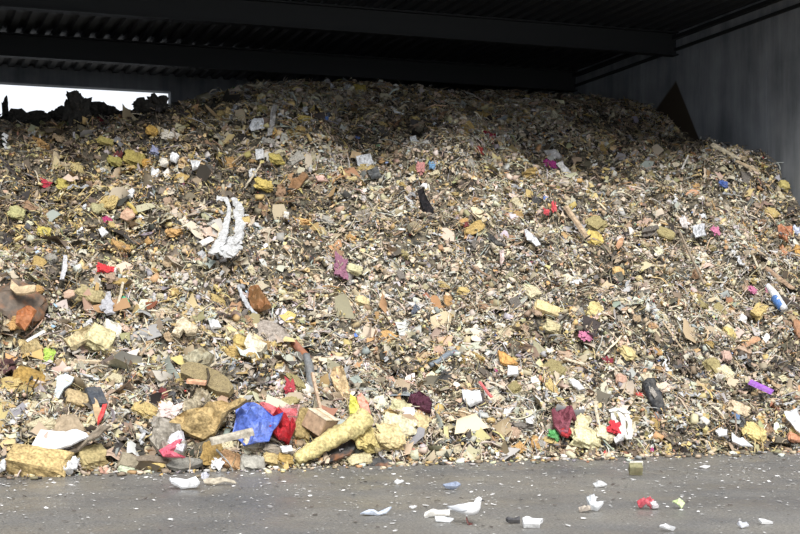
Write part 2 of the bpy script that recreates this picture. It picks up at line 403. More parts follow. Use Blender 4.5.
def g_tube(pts, rad, seg=8, flat=1.0, seed=0, rough=.1):
    pts = [Vector(p) for p in pts]; n = len(pts); v = []; f = []
    if not isinstance(rad, (list, tuple)): rad = [rad]*n
    for i, p in enumerate(pts):
        t = (pts[min(i+1, n-1)]-pts[max(i-1, 0)]).normalized()
        a = t.cross(Vector((0, 0, 1))); a = a.normalized() if a.length > 1e-4 else Vector((1, 0, 0))
        b = t.cross(a).normalized()
        for k in range(seg):
            an = 2*math.pi*k/seg+.4; r = rad[i]*(1+rough*2*rn((p.x*5+math.cos(an), p.y*5+math.sin(an), i), 1, seed))
            v.append(tuple(p+a*math.cos(an)*r+b*math.sin(an)*r*flat))
    for i in range(n-1):
        for k in range(seg): f.append((i*seg+k, i*seg+(k+1) % seg, (i+1)*seg+(k+1) % seg, (i+1)*seg+k))
    f.append(tuple(range(seg))[::-1]); f.append(tuple((n-1)*seg+k for k in range(seg)))
    return v, f
SD = [0]
SETUP = {}
def fin(name, g, Mx, mat, color, label, cat, short, c, smooth=False, parent=None, group=None):
    v, f = g
    m_ = sum(color)/3; color = tuple((m_+(q-m_)*.88)*.95 for q in color)
    o = link(name, v, f, M[mat], smooth=smooth, color=color)
    o.matrix_world = Mx
    if parent is None:
        tag(o, label, cat, group)
        if short: LAND.append((short, c[0], c[1]))
    else:
        o.parent = parent; o.matrix_parent_inverse = parent.matrix_world.inverted() if False else Matrix.Identity(4)
        o.matrix_basis = parent.matrix_basis.inverted() @ Mx
        if label: o['label'] = label
    return o
def OUT(name, label, cat, short, pts, th, amp, mat, color, theta=42, lift=.07, smooth=False, bend=0, parent=None):
    SD[0] += 1; lift = lift if lift < .2 else lift-.03
    c = (sum(p[0] for p in pts)/len(pts), sum(p[1] for p in pts)/len(pts))
    Mx, s, ky, D = frame(*c, theta, lift)
    return fin(name, g_outline(pts, th, amp, s, ky, c, SD[0], bend), Mx, mat, color, label, cat, short, c, smooth, parent)
def CH(name, label, cat, short, bx, mat, color, rot=0, theta=50, lift=.03, depth=.6, rough=.1, rnd=.25, yaw=25, parent=None, cuts=6):
    SD[0] += 1; lift *= .85; rnd += .08
    if mat in ('cloth', 'plastic', 'paper') and rough > .09: rough = max(rough, .45); cuts = 9; depth = .4; bx = (bx[0]*.9+bx[2]*.1, bx[1]*.9+bx[3]*.1, bx[2]*.9+bx[0]*.1, bx[3]*.9+bx[1]*.1); lift *= .9
    c = ((bx[0]+bx[2])/2, (bx[1]+bx[3])/2); Mx, s, ky, D = frame(*c, theta, lift)
    w = (bx[2]-bx[0])*s; h = (bx[3]-bx[1])*s*ky*.8
    Mx = Mx @ Matrix.Rotation(math.radians(rot), 4, 'Z') @ Matrix.Rotation(math.radians(yaw), 4, 'Y')
    return fin(name, g_chunk(w, h, min(w, h)*depth, rough, SD[0], cuts, rnd), Mx, mat, color, label, cat, short, c, False, parent)
def ST(name, label, cat, short, a, b, wpx, mat, color, theta=42, lift=.09, th=.4, parent=None, rough=.04, taper=1.0):
    SD[0] += 1
    c = ((a[0]+b[0])/2, (a[1]+b[1])/2); Mx, s, ky, D = frame(*c, theta, lift)
    A = Vector(((a[0]-c[0])*s, -(a[1]-c[1])*s*ky, 0)); Bv = Vector(((b[0]-c[0])*s, -(b[1]-c[1])*s*ky, 0))
    n = 7; pts = [A.lerp(Bv, i/(n-1)) for i in range(n)]
    r = [wpx*s*.62*(1+(taper-1)*i/(n-1)) for i in range(n)]
    return fin(name, g_tube(pts, r, 4, th, SD[0], rough), Mx, mat, color, label, cat, short, c, False, parent)
def TB(name, label, cat, short, poly, wpx, mat, color, theta=42, lift=.09, seg=10, flat=1, rough=.15, smooth=True, parent=None):
    SD[0] += 1
    c = (sum(p[0] for p in poly)/len(poly), sum(p[1] for p in poly)/len(poly)); Mx, s, ky, D = frame(*c, theta, lift)
    P = [Vector(((p[0]-c[0])*s, -(p[1]-c[1])*s*ky, (p[2]*s if len(p) > 2 else 0))) for p in poly]
    pts = []
    for i in range(len(P)-1):
        for j in range(5): pts.append(P[i].lerp(P[i+1], j/5))
    pts.append(P[-1])
    for i in range(1, len(pts)-1): pts[i] = (pts[i-1]+pts[i]*2+pts[i+1])/4
    ws = wpx if isinstance(wpx, (list, tuple)) else [wpx, wpx]
    r = []
    for i in range(len(pts)):
        t = i/(len(pts)-1)*(len(ws)-1); k = min(int(t), len(ws)-2); r.append((ws[k]*(1-t+k)+ws[k+1]*(t-k))*s/2)
    return fin(name, g_tube(pts, r, seg, flat, SD[0], rough), Mx, mat, color, label, cat, short, c, smooth, parent)
# colours
YEL = (.62, .47, .2); PYEL = (.7, .6, .36); CRM = (.7, .61, .44); TAN = (.5, .36, .19); BRN = (.22, .13, .07); WHT = (.85, .86, .88); GRY = (.36, .36, .37)
ORG = (.66, .3, .1); BLK = (.03, .032, .037); RED = (.6, .03, .05); BLU = (.11, .2, .66); PNK = (.75, .2, .24); CRD = (.42, .3, .2); OCH = (.5, .33, .09)
# --- pieces along the foot of the heap
CH('foam_slab', 'thick yellow foam slab lying on the asphalt at the left end of the heap', 'foam slab', 'thick foam slab at the left end of the foot', (10, 455, 66, 476), 'foam', (.66, .48, .2), rot=-3, theta=35, lift=.05, depth=.9, rough=.07, rnd=.12, yaw=12)
OUT('cardboard_sheet', 'brown curved cardboard sheet leaning above the white board', 'cardboard', 'brown curved cardboard', [(44,433),(50,423),(62,418),(74,417),(83,425),(89,434),(70,436)], .02, .1, 'card', (.46, .36, .24), lift=.12)
OUT('white_board', 'white curved sheet of board below the brown cardboard', 'board', 'white curved board', [(37,438),(39,432),(55,433),(84,434),(88,438),(72,446),(56,449),(40,450),(34,447)], .025, .08, 'paper', (.88, .89, .93), lift=.16)
OUT('cardboard_sheet', 'rumpled grey brown cardboard under the white board', 'cardboard', None, [(22,442),(36,448),(58,450),(80,441),(98,431),(110,436),(100,446),(80,452),(60,460),(34,454)], .03, .2, 'card', (.3, .25, .19), lift=.08)
CH('foam_wedge', 'dirty yellow foam wedge standing on edge beside the white paper crumple', 'foam', 'dirty yellow foam wedge', (79, 448, 104, 468), 'foam', (.5, .4, .18), rot=30, lift=.08, rnd=.1)
OUT('paper_scrap', 'crumpled white paper between the thick slab and the yellow wedge', 'paper', 'white paper crumple at the foot', [(66,472),(68,462),(74,458),(79,460),(76,472)], .02, .1, 'paper', WHT, lift=.14)
CH('rubble_block', 'grey brown block with a pale rim at the foot of the heap', 'block', 'grey brown block', (120, 456, 140, 470), 'stone', (.34, .29, .2), lift=.06, rnd=.15)
CH('glass_wool_pad', 'pale green flat pad on the asphalt before the grey brown block', 'pad', 'pale green pad', (119, 468, 140, 475), 'foam', (.58, .64, .46), lift=.04, depth=.7)
CH('foam_strip', 'short bright yellow foam strip right of the grey brown block', 'foam', 'short bright yellow strip', (143, 461, 164, 469), 'foam', (.75, .56, .2), lift=.06, rnd=.1, yaw=5)
CH('brick_fragment', 'small salmon pink brick fragment at the foot of the heap', 'brick', None, (99, 468, 109, 475), 'stone', (.62, .33, .24), lift=.04)
OUT('grey_board', 'flat dark grey board lying at the foot below the printed bag', 'board', 'flat dark grey board', [(166,466),(174,459),(188,458),(202,460),(203,465),(190,469),(172,469)], .05, .05, 'stone', (.27, .26, .23), lift=.08)
OUT('grey_board', 'long dull brown board behind the short bright yellow strip', 'board', None, [(126,457),(150,456),(172,460),(166,463),(140,462)], .04, .04, 'wood', (.25, .2, .15), lift=.08)
o = OUT('printed_bag', 'grey plastic bag with a white and red printed end', 'bag', 'printed grey bag', [(152,434),(156,428),(168,430),(180,434),(188,446),(184,456),(172,458),(160,452),(151,444)], .09, .22, 'plastic', (.4, .36, .3), lift=.14)
OUT('printed_end', 'white printed end', None, None, [(170,436),(178,432),(186,444),(184,452),(174,450),(168,444)], .02, .1, 'plastic', (.82, .8, .85), lift=.27, parent=o)
OUT('red_print', 'red printed band', None, None, [(159,450),(170,445),(180,440),(178,446),(170,453),(186,456),(176,458),(164,455)], .02, .06, 'plastic', (.8, .1, .18), lift=.3, parent=o)
OUT('grey_board', 'grey flat board wedged above the printed grey bag', 'board', 'grey board above the printed bag', [(152,418),(164,420),(176,424),(182,431),(168,432),(153,430)], .03, .05, 'card', (.36, .33, .29), lift=.14)
CH('styrofoam_lump', 'pink and white lump above the grey board and printed bag', 'lump', None, (162, 402, 180, 418), 'paper', (.78, .62, .58), lift=.1)
SD[0] += 1
OUT('mattress_foam', 'wavy ochre mattress foam curling up beside the blue plastic sheet', 'mattress foam', 'wavy ochre mattress foam', [(171,424),(178,416),(188,414),(203,410),(212,403),(220,401),(228,404),(240,404),(247,408),(238,411),(229,414),(222,424),(217,435),(205,437),(192,435),(180,430)], .07, .26, 'foam', (.56, .4, .17), theta=58, lift=.3)
OUT('foam_sheet', 'stained cream foam sheet with dark spots behind the wavy ochre mattress', 'foam', 'spotted cream foam sheet', [(184,412),(188,400),(196,394),(206,392),(211,402),(205,412),(194,416)], .05, .15, 'foam', (.5, .43, .3), lift=.12)
OUT('plastic_sheet', 'bright blue crumpled plastic sheet', 'plastic sheet', 'blue plastic sheet', [(234,409),(243,402),(252,407),(262,414),(283,419),(278,428),(270,440),(260,446),(246,444),(242,438),(233,432),(236,420)], .015, .2, 'plastic', (.10, .19, .68), lift=.28, theta=48)
o = OUT('cloth_rag', 'red cloth with a pale pink top beside the blue plastic sheet', 'cloth', 'red and pink cloth', [(268,422),(282,418),(292,424),(296,430),(290,438),(280,441),(270,436)], .05, .22, 'cloth', (.62, .015, .03), lift=.18)
OUT('pink_fold', 'faded pink fold', None, None, [(259,405),(268,406),(280,411),(296,412),(299,418),(290,424),(276,421),(266,414)], .03, .16, 'cloth', (.74, .16, .18), lift=.2, parent=o)
OUT('pale_fold', 'pale pink fold', None, None, [(278,408),(290,408),(300,411),(298,419),(288,420),(281,414)], .03, .12, 'cloth', (.8, .55, .5), lift=.24, parent=o)
ST('wooden_plank', 'pale grey wooden plank poking out under the blue plastic sheet', 'plank', 'pale grey plank', (212, 441), (252, 432), 8, 'wood', (.5, .45, .36), lift=.5, th=.5)
CH('foam_chunk', 'furry rust brown clump standing at the foot under the ochre mattress', 'foam', 'furry rust brown clump', (204, 444, 220, 466), 'foam', (.42, .27, .08), lift=.12, rough=.25)
CH('foam_chunk', 'orange tan crumbly chunk at the foot right of the rust brown clump', 'foam', 'orange tan chunk', (220, 453, 240, 467), 'foam', (.66, .38, .18), lift=.08, rough=.2)
CH('paper_scrap', 'white wad of paper between the rust brown clump and the orange tan chunk', 'paper', None, (212, 458, 222, 468), 'paper', WHT, lift=.14, rough=.25)
CH('rubble_stone', 'rounded grey stone with a dark base resting on the asphalt', 'stone', 'rounded grey stone', (241, 456, 263, 472), 'stone', (.46, .44, .38), rot=12, lift=.1, rnd=.45, rough=.12)
for i, (b, l) in enumerate((((264,454,278,465), 'yellow foam lump just right of the rounded grey stone'), ((278,455,293,464), 'yellow brown foam lump touching the low end of the long foam roll'), ((243,440,262,452), 'cream foam lump under the blue plastic sheet'), ((262,446,290,455), 'flat grey brown rubble piece under the red cloth'))):
    CH('foam_chunk' if i < 3 else 'rubble_stone', l, 'foam' if i < 3 else 'rubble', None, b, 'foam' if i < 3 else 'stone', (YEL, OCH, CRM, (.33, .28, .22))[i], lift=.09, rough=.16)
# cardboard box
def cbox():
    c = (320, 423); Mx, s, ky, D = frame(*c, 70, .3)
    Rm = Matrix.Rotation(math.radians(-28), 4, 'Z') @ Matrix.Rotation(math.radians(28), 4, 'X') @ Matrix.Rotation(math.radians(-20), 4, 'Y')
    bm = bmesh.new(); box(bm, (-.15, -.11, -.14), (.15, .11, .14)); bmesh.ops.bevel(bm, geom=bm.edges[:], offset=.008, segments=2, affect='EDGES')
    o = bmlink('cardboard_box', bm, M['card'], None, False, (.47, .33, .22)); o.matrix_world = Mx @ Rm
    tag(o, 'closed tan cardboard box with a pale top tilted above the long foam roll', 'box', None); LAND.append(('tilted cardboard box', 320, 423))
    bm = bmesh.new(); box(bm, (-.155, .11, -.145), (.155, .122, -.003)); box(bm, (-.155, .11, .003), (.155, .122, .145))
    f = bmlink('box_flap', bm, M['card'], o, False, (.78, .66, .5)); f['label'] = 'pale closed flaps'
    bm = bmesh.new(); box(bm, (-.156, .122, -.025), (.156, .1245, .025))
    f = bmlink('tape_strip', bm, M['plastic'], o, False, (.6, .46, .3)); f['label'] = 'shiny tape along the seam'
cbox()
CH('foam_post', 'upright ochre foam post left of the tilted cardboard box', 'foam post', 'upright ochre foam post', (295, 408, 311, 442), 'foam', (.42, .31, .12), rot=-8, lift=.2, rnd=.12, depth=.7, theta=60)
TB('foam_roll', 'long pale yellow foam roll slanting down from the flag to the asphalt', 'foam roll', 'long yellow foam roll', [(298,458),(312,450),(328,441),(343,433),(356,426),(366,417)], [13,17,19,20,24,22], 'foam', (.74, .62, .26), theta=55, lift=.3, flat=.75, rough=.16)
CH('foam_chunk', 'yellow foam piece hanging down from the top of the long foam roll', 'foam', 'hanging yellow foam piece', (355, 424, 373, 448), 'foam', (.7, .56, .2), rot=15, lift=.3, rough=.2)
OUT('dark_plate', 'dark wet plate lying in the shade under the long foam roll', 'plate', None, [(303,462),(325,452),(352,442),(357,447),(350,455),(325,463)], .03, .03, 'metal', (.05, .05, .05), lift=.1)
CH('foam_block', 'small pale yellow foam block on the asphalt below the long foam roll', 'foam', 'small pale foam block at the foot', (348, 454, 371, 466), 'foam', (.72, .63, .36), rot=16, lift=.1, rnd=.12, yaw=10)
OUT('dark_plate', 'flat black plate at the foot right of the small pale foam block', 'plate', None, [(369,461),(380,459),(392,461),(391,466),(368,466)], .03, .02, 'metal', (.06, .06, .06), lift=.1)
OUT('yellow_flag', 'pointed lime yellow plastic flap standing above the long foam roll', 'plastic', 'lime yellow flap', [(350,394),(356,398),(359,406),(360,418),(350,417),(349,405)], .012, .05, 'plastic', (.72, .7, .08), lift=.3, theta=65)
OUT('orange_sheet', 'salmon orange sheet standing right of the lime yellow flap', 'plastic', 'salmon orange sheet', [(357,398),(361,393),(368,403),(371,414),(365,416),(358,404)], .012, .04, 'plastic', (.88, .35, .24), lift=.27, theta=65)
o = None
CH('foam_chunk', 'large cream yellow foam piece right of the long foam roll', 'foam', 'large cream foam piece', (374, 427, 402, 449), 'foam', (.74, .6, .3), rot=14, lift=.12, rough=.16)
CH('foam_chunk', 'pale cream foam lump above the large cream foam piece', 'foam', None, (384, 418, 414, 436), 'foam', (.76, .7, .46), rot=-12, lift=.1, rough=.18)
CH('foam_chunk', 'yellow foam block leaning at the right end of the cream lumps', 'foam', None, (412, 416, 427, 430), 'foam', (.72, .58, .3), rot=-20, lift=.14, rough=.12)
CH('foam_chunk', 'greenish yellow foam tuft above the cream foam lumps', 'foam', None, (391, 402, 410, 417), 'foam', (.62, .58, .33), lift=.12, rough=.2)
OUT('cloth_rag', 'dark maroon rag lying above the cream foam lumps', 'cloth', 'dark maroon rag by the cream foam', [(408,398),(420,396),(432,402),(430,412),(420,408),(412,404)], .04, .15, 'cloth', (.13, .04, .07), lift=.12)
OUT('foam_sheet', 'peach yellow torn sheet above the lime yellow flap', 'foam', 'peach torn sheet', [(331,369),(342,370),(347,382),(352,392),(344,397),(335,388),(330,378)], .03, .14, 'foam', (.8, .6, .34), lift=.15)
OUT('paper_scrap', 'white paper flake in front of the orange tan chunk', 'paper', None, [(280,447),(291,446),(293,451),(283,453)], .01, .04, 'paper', WHT, lift=.2)
# --- left part
o = CH('rusty_drum', 'crushed dark drum with a rusty orange belly at the far left', 'drum', 'crushed rusty drum', (-4, 286, 40, 326), 'metal', (.14, .1, .07), rot=-20, lift=.02, rnd=.5, depth=.5, cuts=5)
OUT('rust_patch', 'rusty orange dent', None, None, [(16,312),(24,306),(34,309),(34,318),(28,329),(18,324)], .02, .06, 'metal', (.45, .15, .04), lift=.34, parent=o)
OUT('cardboard_scrap', 'tan notched cardboard lying on top of the crushed rusty drum', 'cardboard', 'notched cardboard on the drum', [(10,281),(14,284),(19,287),(35,286),(36,293),(18,294),(11,289)], .03, .03, 'card', (.66, .5, .3), lift=.42)
o = CH('foam_slab', 'orange brown split foam slab near the left edge', 'foam slab', 'orange brown split slab', (14, 372, 48, 391), 'foam', (.42, .26, .06), rot=-10, lift=.12, rnd=.12, depth=.7, rough=.07)
ST('split_gap', 'dark split', None, None, (37, 378), (34, 389), 2, 'foam', (.06, .04, .02), lift=.3, th=.6, parent=o)
OUT('cloth_rag', 'dull maroon rag at the left edge above the orange brown slab', 'cloth', None, [(0,360),(10,362),(17,372),(14,384),(0,384)], .05, .15, 'cloth', (.16, .08, .08), lift=.08)
OUT('plastic_sheet', 'pale bluish white plastic sheet tapering downwards left of the dark wedge', 'plastic', 'pale bluish tapered sheet', [(55,378),(63,375),(72,378),(71,384),(65,389),(62,398),(56,397),(57,388)], .02, .04, 'paper', (.72, .8, .86), lift=.2)
o = CH('dark_wedge', 'slanting dark slate wedge with a tan side and red end', 'wedge', 'dark slate wedge', (88, 386, 104, 408), 'plastic', (.06, .07, .09), rot=24, lift=.25, rnd=.05, depth=.35, rough=.03)
OUT('tan_side', 'tan side', None, None, [(91,398),(96,402),(103,414),(100,422),(94,411)], .03, .01, 'card', (.62, .44, .24), lift=.22, parent=o)
OUT('red_end', 'bright red end', None, None, [(101,406),(105,405),(104,416),(100,424),(99,418)], .03, .01, 'plastic', (.8, .03, .03), lift=.28, parent=o)
CH('bottle_top', 'small royal blue cap at the left foot of the dark slate wedge', 'cap', None, (85, 396, 91, 402), 'plastic', (.06, .14, .6), lift=.2)
CH('foam_chunk', 'broken orange cream foam lump left of the dark slate wedge', 'foam', 'orange cream lump', (66, 392, 88, 408), 'foam', (.56, .42, .22), lift=.12)
CH('foam_pillow', 'big pale yellow foam pillow with a cream flap', 'foam', 'big pale yellow foam pillow', (88, 328, 112, 350), 'foam', (.74, .66, .36), rot=-12, lift=.18, rnd=.4)
OUT('foam_flap', 'cream foam flap reaching left from the big pale yellow pillow', 'foam', None, [(66,345),(78,336),(88,330),(94,336),(88,344),(74,350)], .05, .12, 'foam', (.74, .62, .36), lift=.14)
CH('styrofoam_lump', 'creamy white lump behind the big pale yellow foam pillow', 'lump', None, (103, 323, 120, 340), 'foam', (.82, .8, .7), lift=.1)
OUT('foam_sheet', 'ochre foam sheet folded low at left below the white stick', 'foam', 'folded ochre foam sheet', [(18,346),(26,342),(34,342),(43,350),(40,356),(30,356),(22,352)], .05, .14, 'foam', (.64, .5, .24), lift=.14)
ST('plastic_stick', 'short white plastic stick left of the big pale yellow pillow', 'stick', 'short white stick at left', (28, 341), (43, 331), 3, 'plastic', WHT, lift=.2)
CH('leaf_clump', 'lime green leafy bit below the folded ochre foam sheet', 'leaf clump', None, (44, 350, 53, 362), 'foam', (.5, .72, .1), lift=.12, rough=.3)
ST('wood_stick', 'long pale bamboo stick lying level above the dark slate wedge', 'stick', 'long level bamboo stick', (74, 361), (112, 363), 4, 'wood', (.68, .54, .36), lift=.16, th=.8)
o = OUT('folded_cushion', 'long folded khaki cushion with a crease in the middle', 'cushion', 'folded khaki cushion', [(180,369),(186,366),(198,367),(207,369),(216,373),(228,381),(235,390),(231,396),(218,393),(206,385),(190,380),(181,377)], .09, .05, 'cloth', (.33, .26, .13), lift=.22)
TB('crease_band', 'dark crease', None, None, [(206,369),(209,376),(207,385)], 2.5, 'cloth', (.1, .08, .05), lift=.28, parent=o)
ST('wood_block', 'salmon orange strip lying under the folded khaki cushion', 'strip', 'salmon strip', (187, 381), (206, 383), 5, 'wood', (.8, .42, .24), lift=.36, th=.6)
OUT('cardboard_scrap', 'cream angular torn slab with two peaks above the khaki cushion', 'slab', 'cream two peaked slab', [(173,334),(176,323),(182,319),(190,322),(198,328),(197,336),(188,336),(184,331),(181,337)], .05, .06, 'foam', (.78, .66, .46), lift=.18)
OUT('foam_sheet', 'grey green foam sheet right above the folded khaki cushion', 'foam', 'grey green foam sheet', [(184,362),(192,354),(204,352),(214,356),(210,364),(196,366)], .05, .1, 'foam', (.5, .46, .32), lift=.14)
OUT('plastic_sheet', 'translucent grey brown plastic sheet tilted beside the cream foam block', 'plastic sheet', 'grey brown tilted sheet', [(256,325),(262,318),(276,325),(290,336),(292,345),(276,345),(258,338)], .012, .08, 'plastic', (.4, .34, .29), lift=.24)
OUT('foam_block', 'pale cream foam block left of the grey brown tilted sheet', 'foam', 'pale cream block', [(244,345),(249,337),(258,341),(267,346),(262,354),(250,355)], .1, .05, 'foam', (.84, .78, .6), lift=.16)
CH('foam_chunk', 'ochre curl of foam left of the pale cream foam block', 'foam', None, (234, 336, 246, 348), 'foam', (.6, .45, .14), lift=.12)
o = TB('broken_pipe', 'red brown broken pipe bent over above the cardboard box', 'pipe', 'red brown broken pipe', [(293,343),(300,350),(308,358)], 8, 'metal', (.36, .14, .08), lift=.35, rough=.08)
TB('pipe_sleeve', 'grey rubber sleeve', None, None, [(305,356),(309,368),(311,382),(312,398)], [7,9,8,7], 'plastic', (.2, .21, .22), lift=.25, parent=o)
ST('wood_stick', 'thin straight wooden stick standing above the tilted cardboard box', 'stick', 'thin straight stick', (311, 374), (322, 411), 3, 'wood', (.6, .42, .28), lift=.34, th=.9)
CH('cloth_rag', 'small red rag left of the broken pipe', 'cloth', None, (286, 380, 295, 394), 'cloth', (.5, .05, .07), lift=.1, rough=.3)
def FILM(label, short, polys, w, color, lift=.16, name='torn_film'):
    root = None
    for i, p in enumerate(polys):
        q = TB(name if i == 0 else 'film_strand', label if i == 0 else None, 'plastic film' if i == 0 else None, short if i == 0 else None, p, w[i] if isinstance(w[0], list) else w, 'plastic', color, lift=lift+.02*i, flat=.45, rough=.42, seg=9, smooth=False, parent=root)
        root = root or q
FILM('long torn white plastic film hanging in two strands on the left slope', 'long torn white film', [[(213,196),(222,196),(227,205),(227,222),(225,238),(219,250),(216,256)], [(230,196),(238,206),(241,220),(245,234),(248,240)], [(228,240),(236,246),(240,236),(238,222),(233,208)], [(218,252),(226,248),(232,254),(240,246)]], [[7,5,4,6,9,9,6],[4,8,9,10,6],[10,14,10,9,5],[10,12,13,7]], (.6, .61, .62), .2)
ST('wood_block', 'white ended flat strip left of the long torn white film', 'strip', None, (201, 244), (212, 238), 6, 'paper', (.84, .8, .76), lift=.16)
OUT('rust_patch', 'dark orange brown crumbling rag below the long torn film', 'rag', 'orange brown crumbling rag', [(249,288),(258,290),(264,298),(272,306),(262,312),(252,308),(248,298)], .05, .2, 'metal', (.3, .15, .05), lift=.1)
FILM('shredded white film hanging right of the crumpled red ball', 'shredded white film', [[(613,412),(615,420),(620,428),(622,436)], [(620,411),(624,420),(623,432),(626,438)], [(628,413),(630,424),(628,438)], [(609,411),(618,409),(630,413)]], [3,5,4,5,3], (.74, .73, .68), .18)
FILM('grey torn film strand crossing above the orange brown rag', None, [[(236,285),(243,298),(250,308),(258,314)]], [3,4,4,3], (.5, .52, .55), .16)
CH('cloth_rag', 'bright red rag high on the left slope', 'cloth', 'bright red rag', (98, 265, 111, 273), 'cloth', (.7, .03, .04), lift=.12, rough=.3)
CH('plastic_scrap', 'green plastic bit below the bright red rag', 'plastic', None, (121, 297, 128, 304), 'plastic', (.05, .42, .2), lift=.12)
OUT('leather_scrap', 'dark red brown leather scrap right of the green plastic bit', 'leather', None, [(145,303),(157,301),(155,308),(147,310)], .02, .04, 'cloth', (.3, .1, .05), lift=.12)
OUT('cardboard_scrap', 'pinkish tan board near the yellow foam curl on the left slope', 'cardboard', 'pinkish tan board', [(121,213),(126,208),(134,211),(136,218),(128,221),(121,218)], .02, .04, 'card', (.66, .42, .28), lift=.12)
TB('foam_curl', 'yellow foam curl above the pinkish tan board', 'foam', None, [(127,203),(133,208),(137,214)], 4, 'foam', (.66, .5, .12), lift=.14)
OUT('cardboard_scrap', 'oval flesh coloured disc left of the brown foam lump', 'disc', 'oval flesh coloured disc', [(63,293),(68,290),(74,291),(75,296),(70,299),(65,298)], .02, .02, 'card', (.62, .42, .3), lift=.14)
CH('foam_chunk', 'khaki foam lump right of the oval flesh coloured disc', 'foam', 'khaki foam lump', (79, 290, 104, 302), 'foam', (.48, .4, .2), lift=.1, rough=.2)
FILM('grey film rag hanging right of the khaki foam lump', None, [[(106,292),(108,302),(112,314)],[(103,300),(106,310)]], [5,8,8], (.46, .46, .5), .12)
FILM('thin grey white film strip on the dark left slope', None, [[(62,255),(65,268),(65,280)]], [4,5,4], (.6, .6, .64), .12)
for b, c, l, s_ in (((10,208,24,219), (.52,.5,.22), 'olive yellow foam lump high at the left edge', 'olive lump at the left edge'), ((38,228,50,236), (.6,.5,.1), 'mustard foam lump right of the olive lump at the left edge', None), ((92,204,104,214), (.45,.42,.22), 'olive brown pillow shaped foam high on the left slope', None),
    ((125,152,142,166), (.5,.4,.1), 'mustard foam heap near the top of the left slope', 'mustard foam heap'), ((108,157,120,165), (.45,.4,.1), 'olive foam strip left of the mustard foam heap', None), ((143,160,152,168), (.62,.34,.06), 'orange foam lump right of the mustard foam heap', None),
    ((147,127,157,135), (.7,.42,.08), 'bright orange foam lump near the end of the sky gap', 'bright orange lump'), ((99,138,112,145), (.5,.42,.12), 'yellow foam flake under the dark crest at left', None), ((68,164,82,175), (.6,.48,.2), 'pale mustard foam strip slanting on the upper left slope', 'pale mustard strip'), ((58,180,71,192), (.55,.46,.1), 'mustard crumbs left below the pale mustard strip', None),
    ((217,112,226,122), (.78,.58,.22), 'bright yellow foam cube near the crest', 'bright yellow foam cube'), ((225,109,234,117), (.72,.52,.22), 'second yellow foam cube right of the bright yellow foam cube', None), ((266,91,273,104), (.6,.56,.28), 'leaf shaped cream foam standing on the crest', 'leaf shaped foam'), ((258,105,267,117), (.42,.36,.12), 'olive foam tongue below the leaf shaped foam', None),
    ((299,116,312,123), (.66,.5,.12), 'yellow foam row left of the tall yellow knob', None), ((311,107,319,116), (.64,.48,.12), 'tall yellow foam knob at the dark crest', 'yellow knob'), ((355,85,367,94), (.5,.4,.08), 'mustard lump right of the white bag on the crest', None), ((270,154,282,164), (.62,.5,.12), 'yellow foam lump mid crest right of the white crumpled scrap', None),
    ((256,180,272,190), (.66,.5,.12), 'yellow foam flake on the upper middle slope', None), ((163,132,180,142), (.85,.78,.66), 'white and orange foam lump near the end of the sky gap', None), ((272,130,280,138), (.7,.42,.12), 'orange foam knob below the leaf shaped foam', None), ((534,302,562,318), (.74,.6,.26), None, None),
    ((588,305,602,319), (.74,.62,.26), 'yellow triangular foam lump right of the long yellow wood block', 'yellow triangular lump'), ((545,322,560,333), (.62,.54,.3), 'khaki foam roll below the long yellow wood block', None), ((585,232,601,246), (.74,.56,.14), 'yellow foam roll at the end of the slanting plank', 'yellow foam roll by the plank'),
    ((743,427,766,441), (.78,.62,.24), 'yellow foam lump low on the heap near the right edge', 'yellow lump low at right'), ((730,404,748,416), (.76,.6,.4), 'peach foam lump above the yellow lump low at right', None), ((576,416,589,432), (.8,.74,.44), 'pale yellow foam cube beside the maroon cloth', 'pale foam cube'), ((572,430,600,446), (.84,.78,.46), 'large pale cream foam lump below the pale foam cube', 'large pale cream lump'), ((596,428,613,441), (.82,.74,.5), 'pale foam lump between the large cream lump and the red ball', None),
    ((622,346,634,360), (.76,.62,.28), 'yellow curled foam low on the middle right slope', None), ((724,328,734,338), (.7,.56,.2), 'small yellow foam knob on the lower right slope', None), ((746,292,756,310), (.6,.55,.32), None, None), ((660,250,672,262), (.6,.5,.3), None, None), ((586,228,600,236), (.7,.55,.3), None, None),
    ((178,205,190,213), (.6,.5,.25), None, None), ((604,120,0,0), None, None, None)):
    if c is None or l is None: continue
    CH('foam_chunk', l, 'foam', s_, b, 'foam', c, rot=random.uniform(-25, 25), lift=.1, rough=.18, depth=.55)
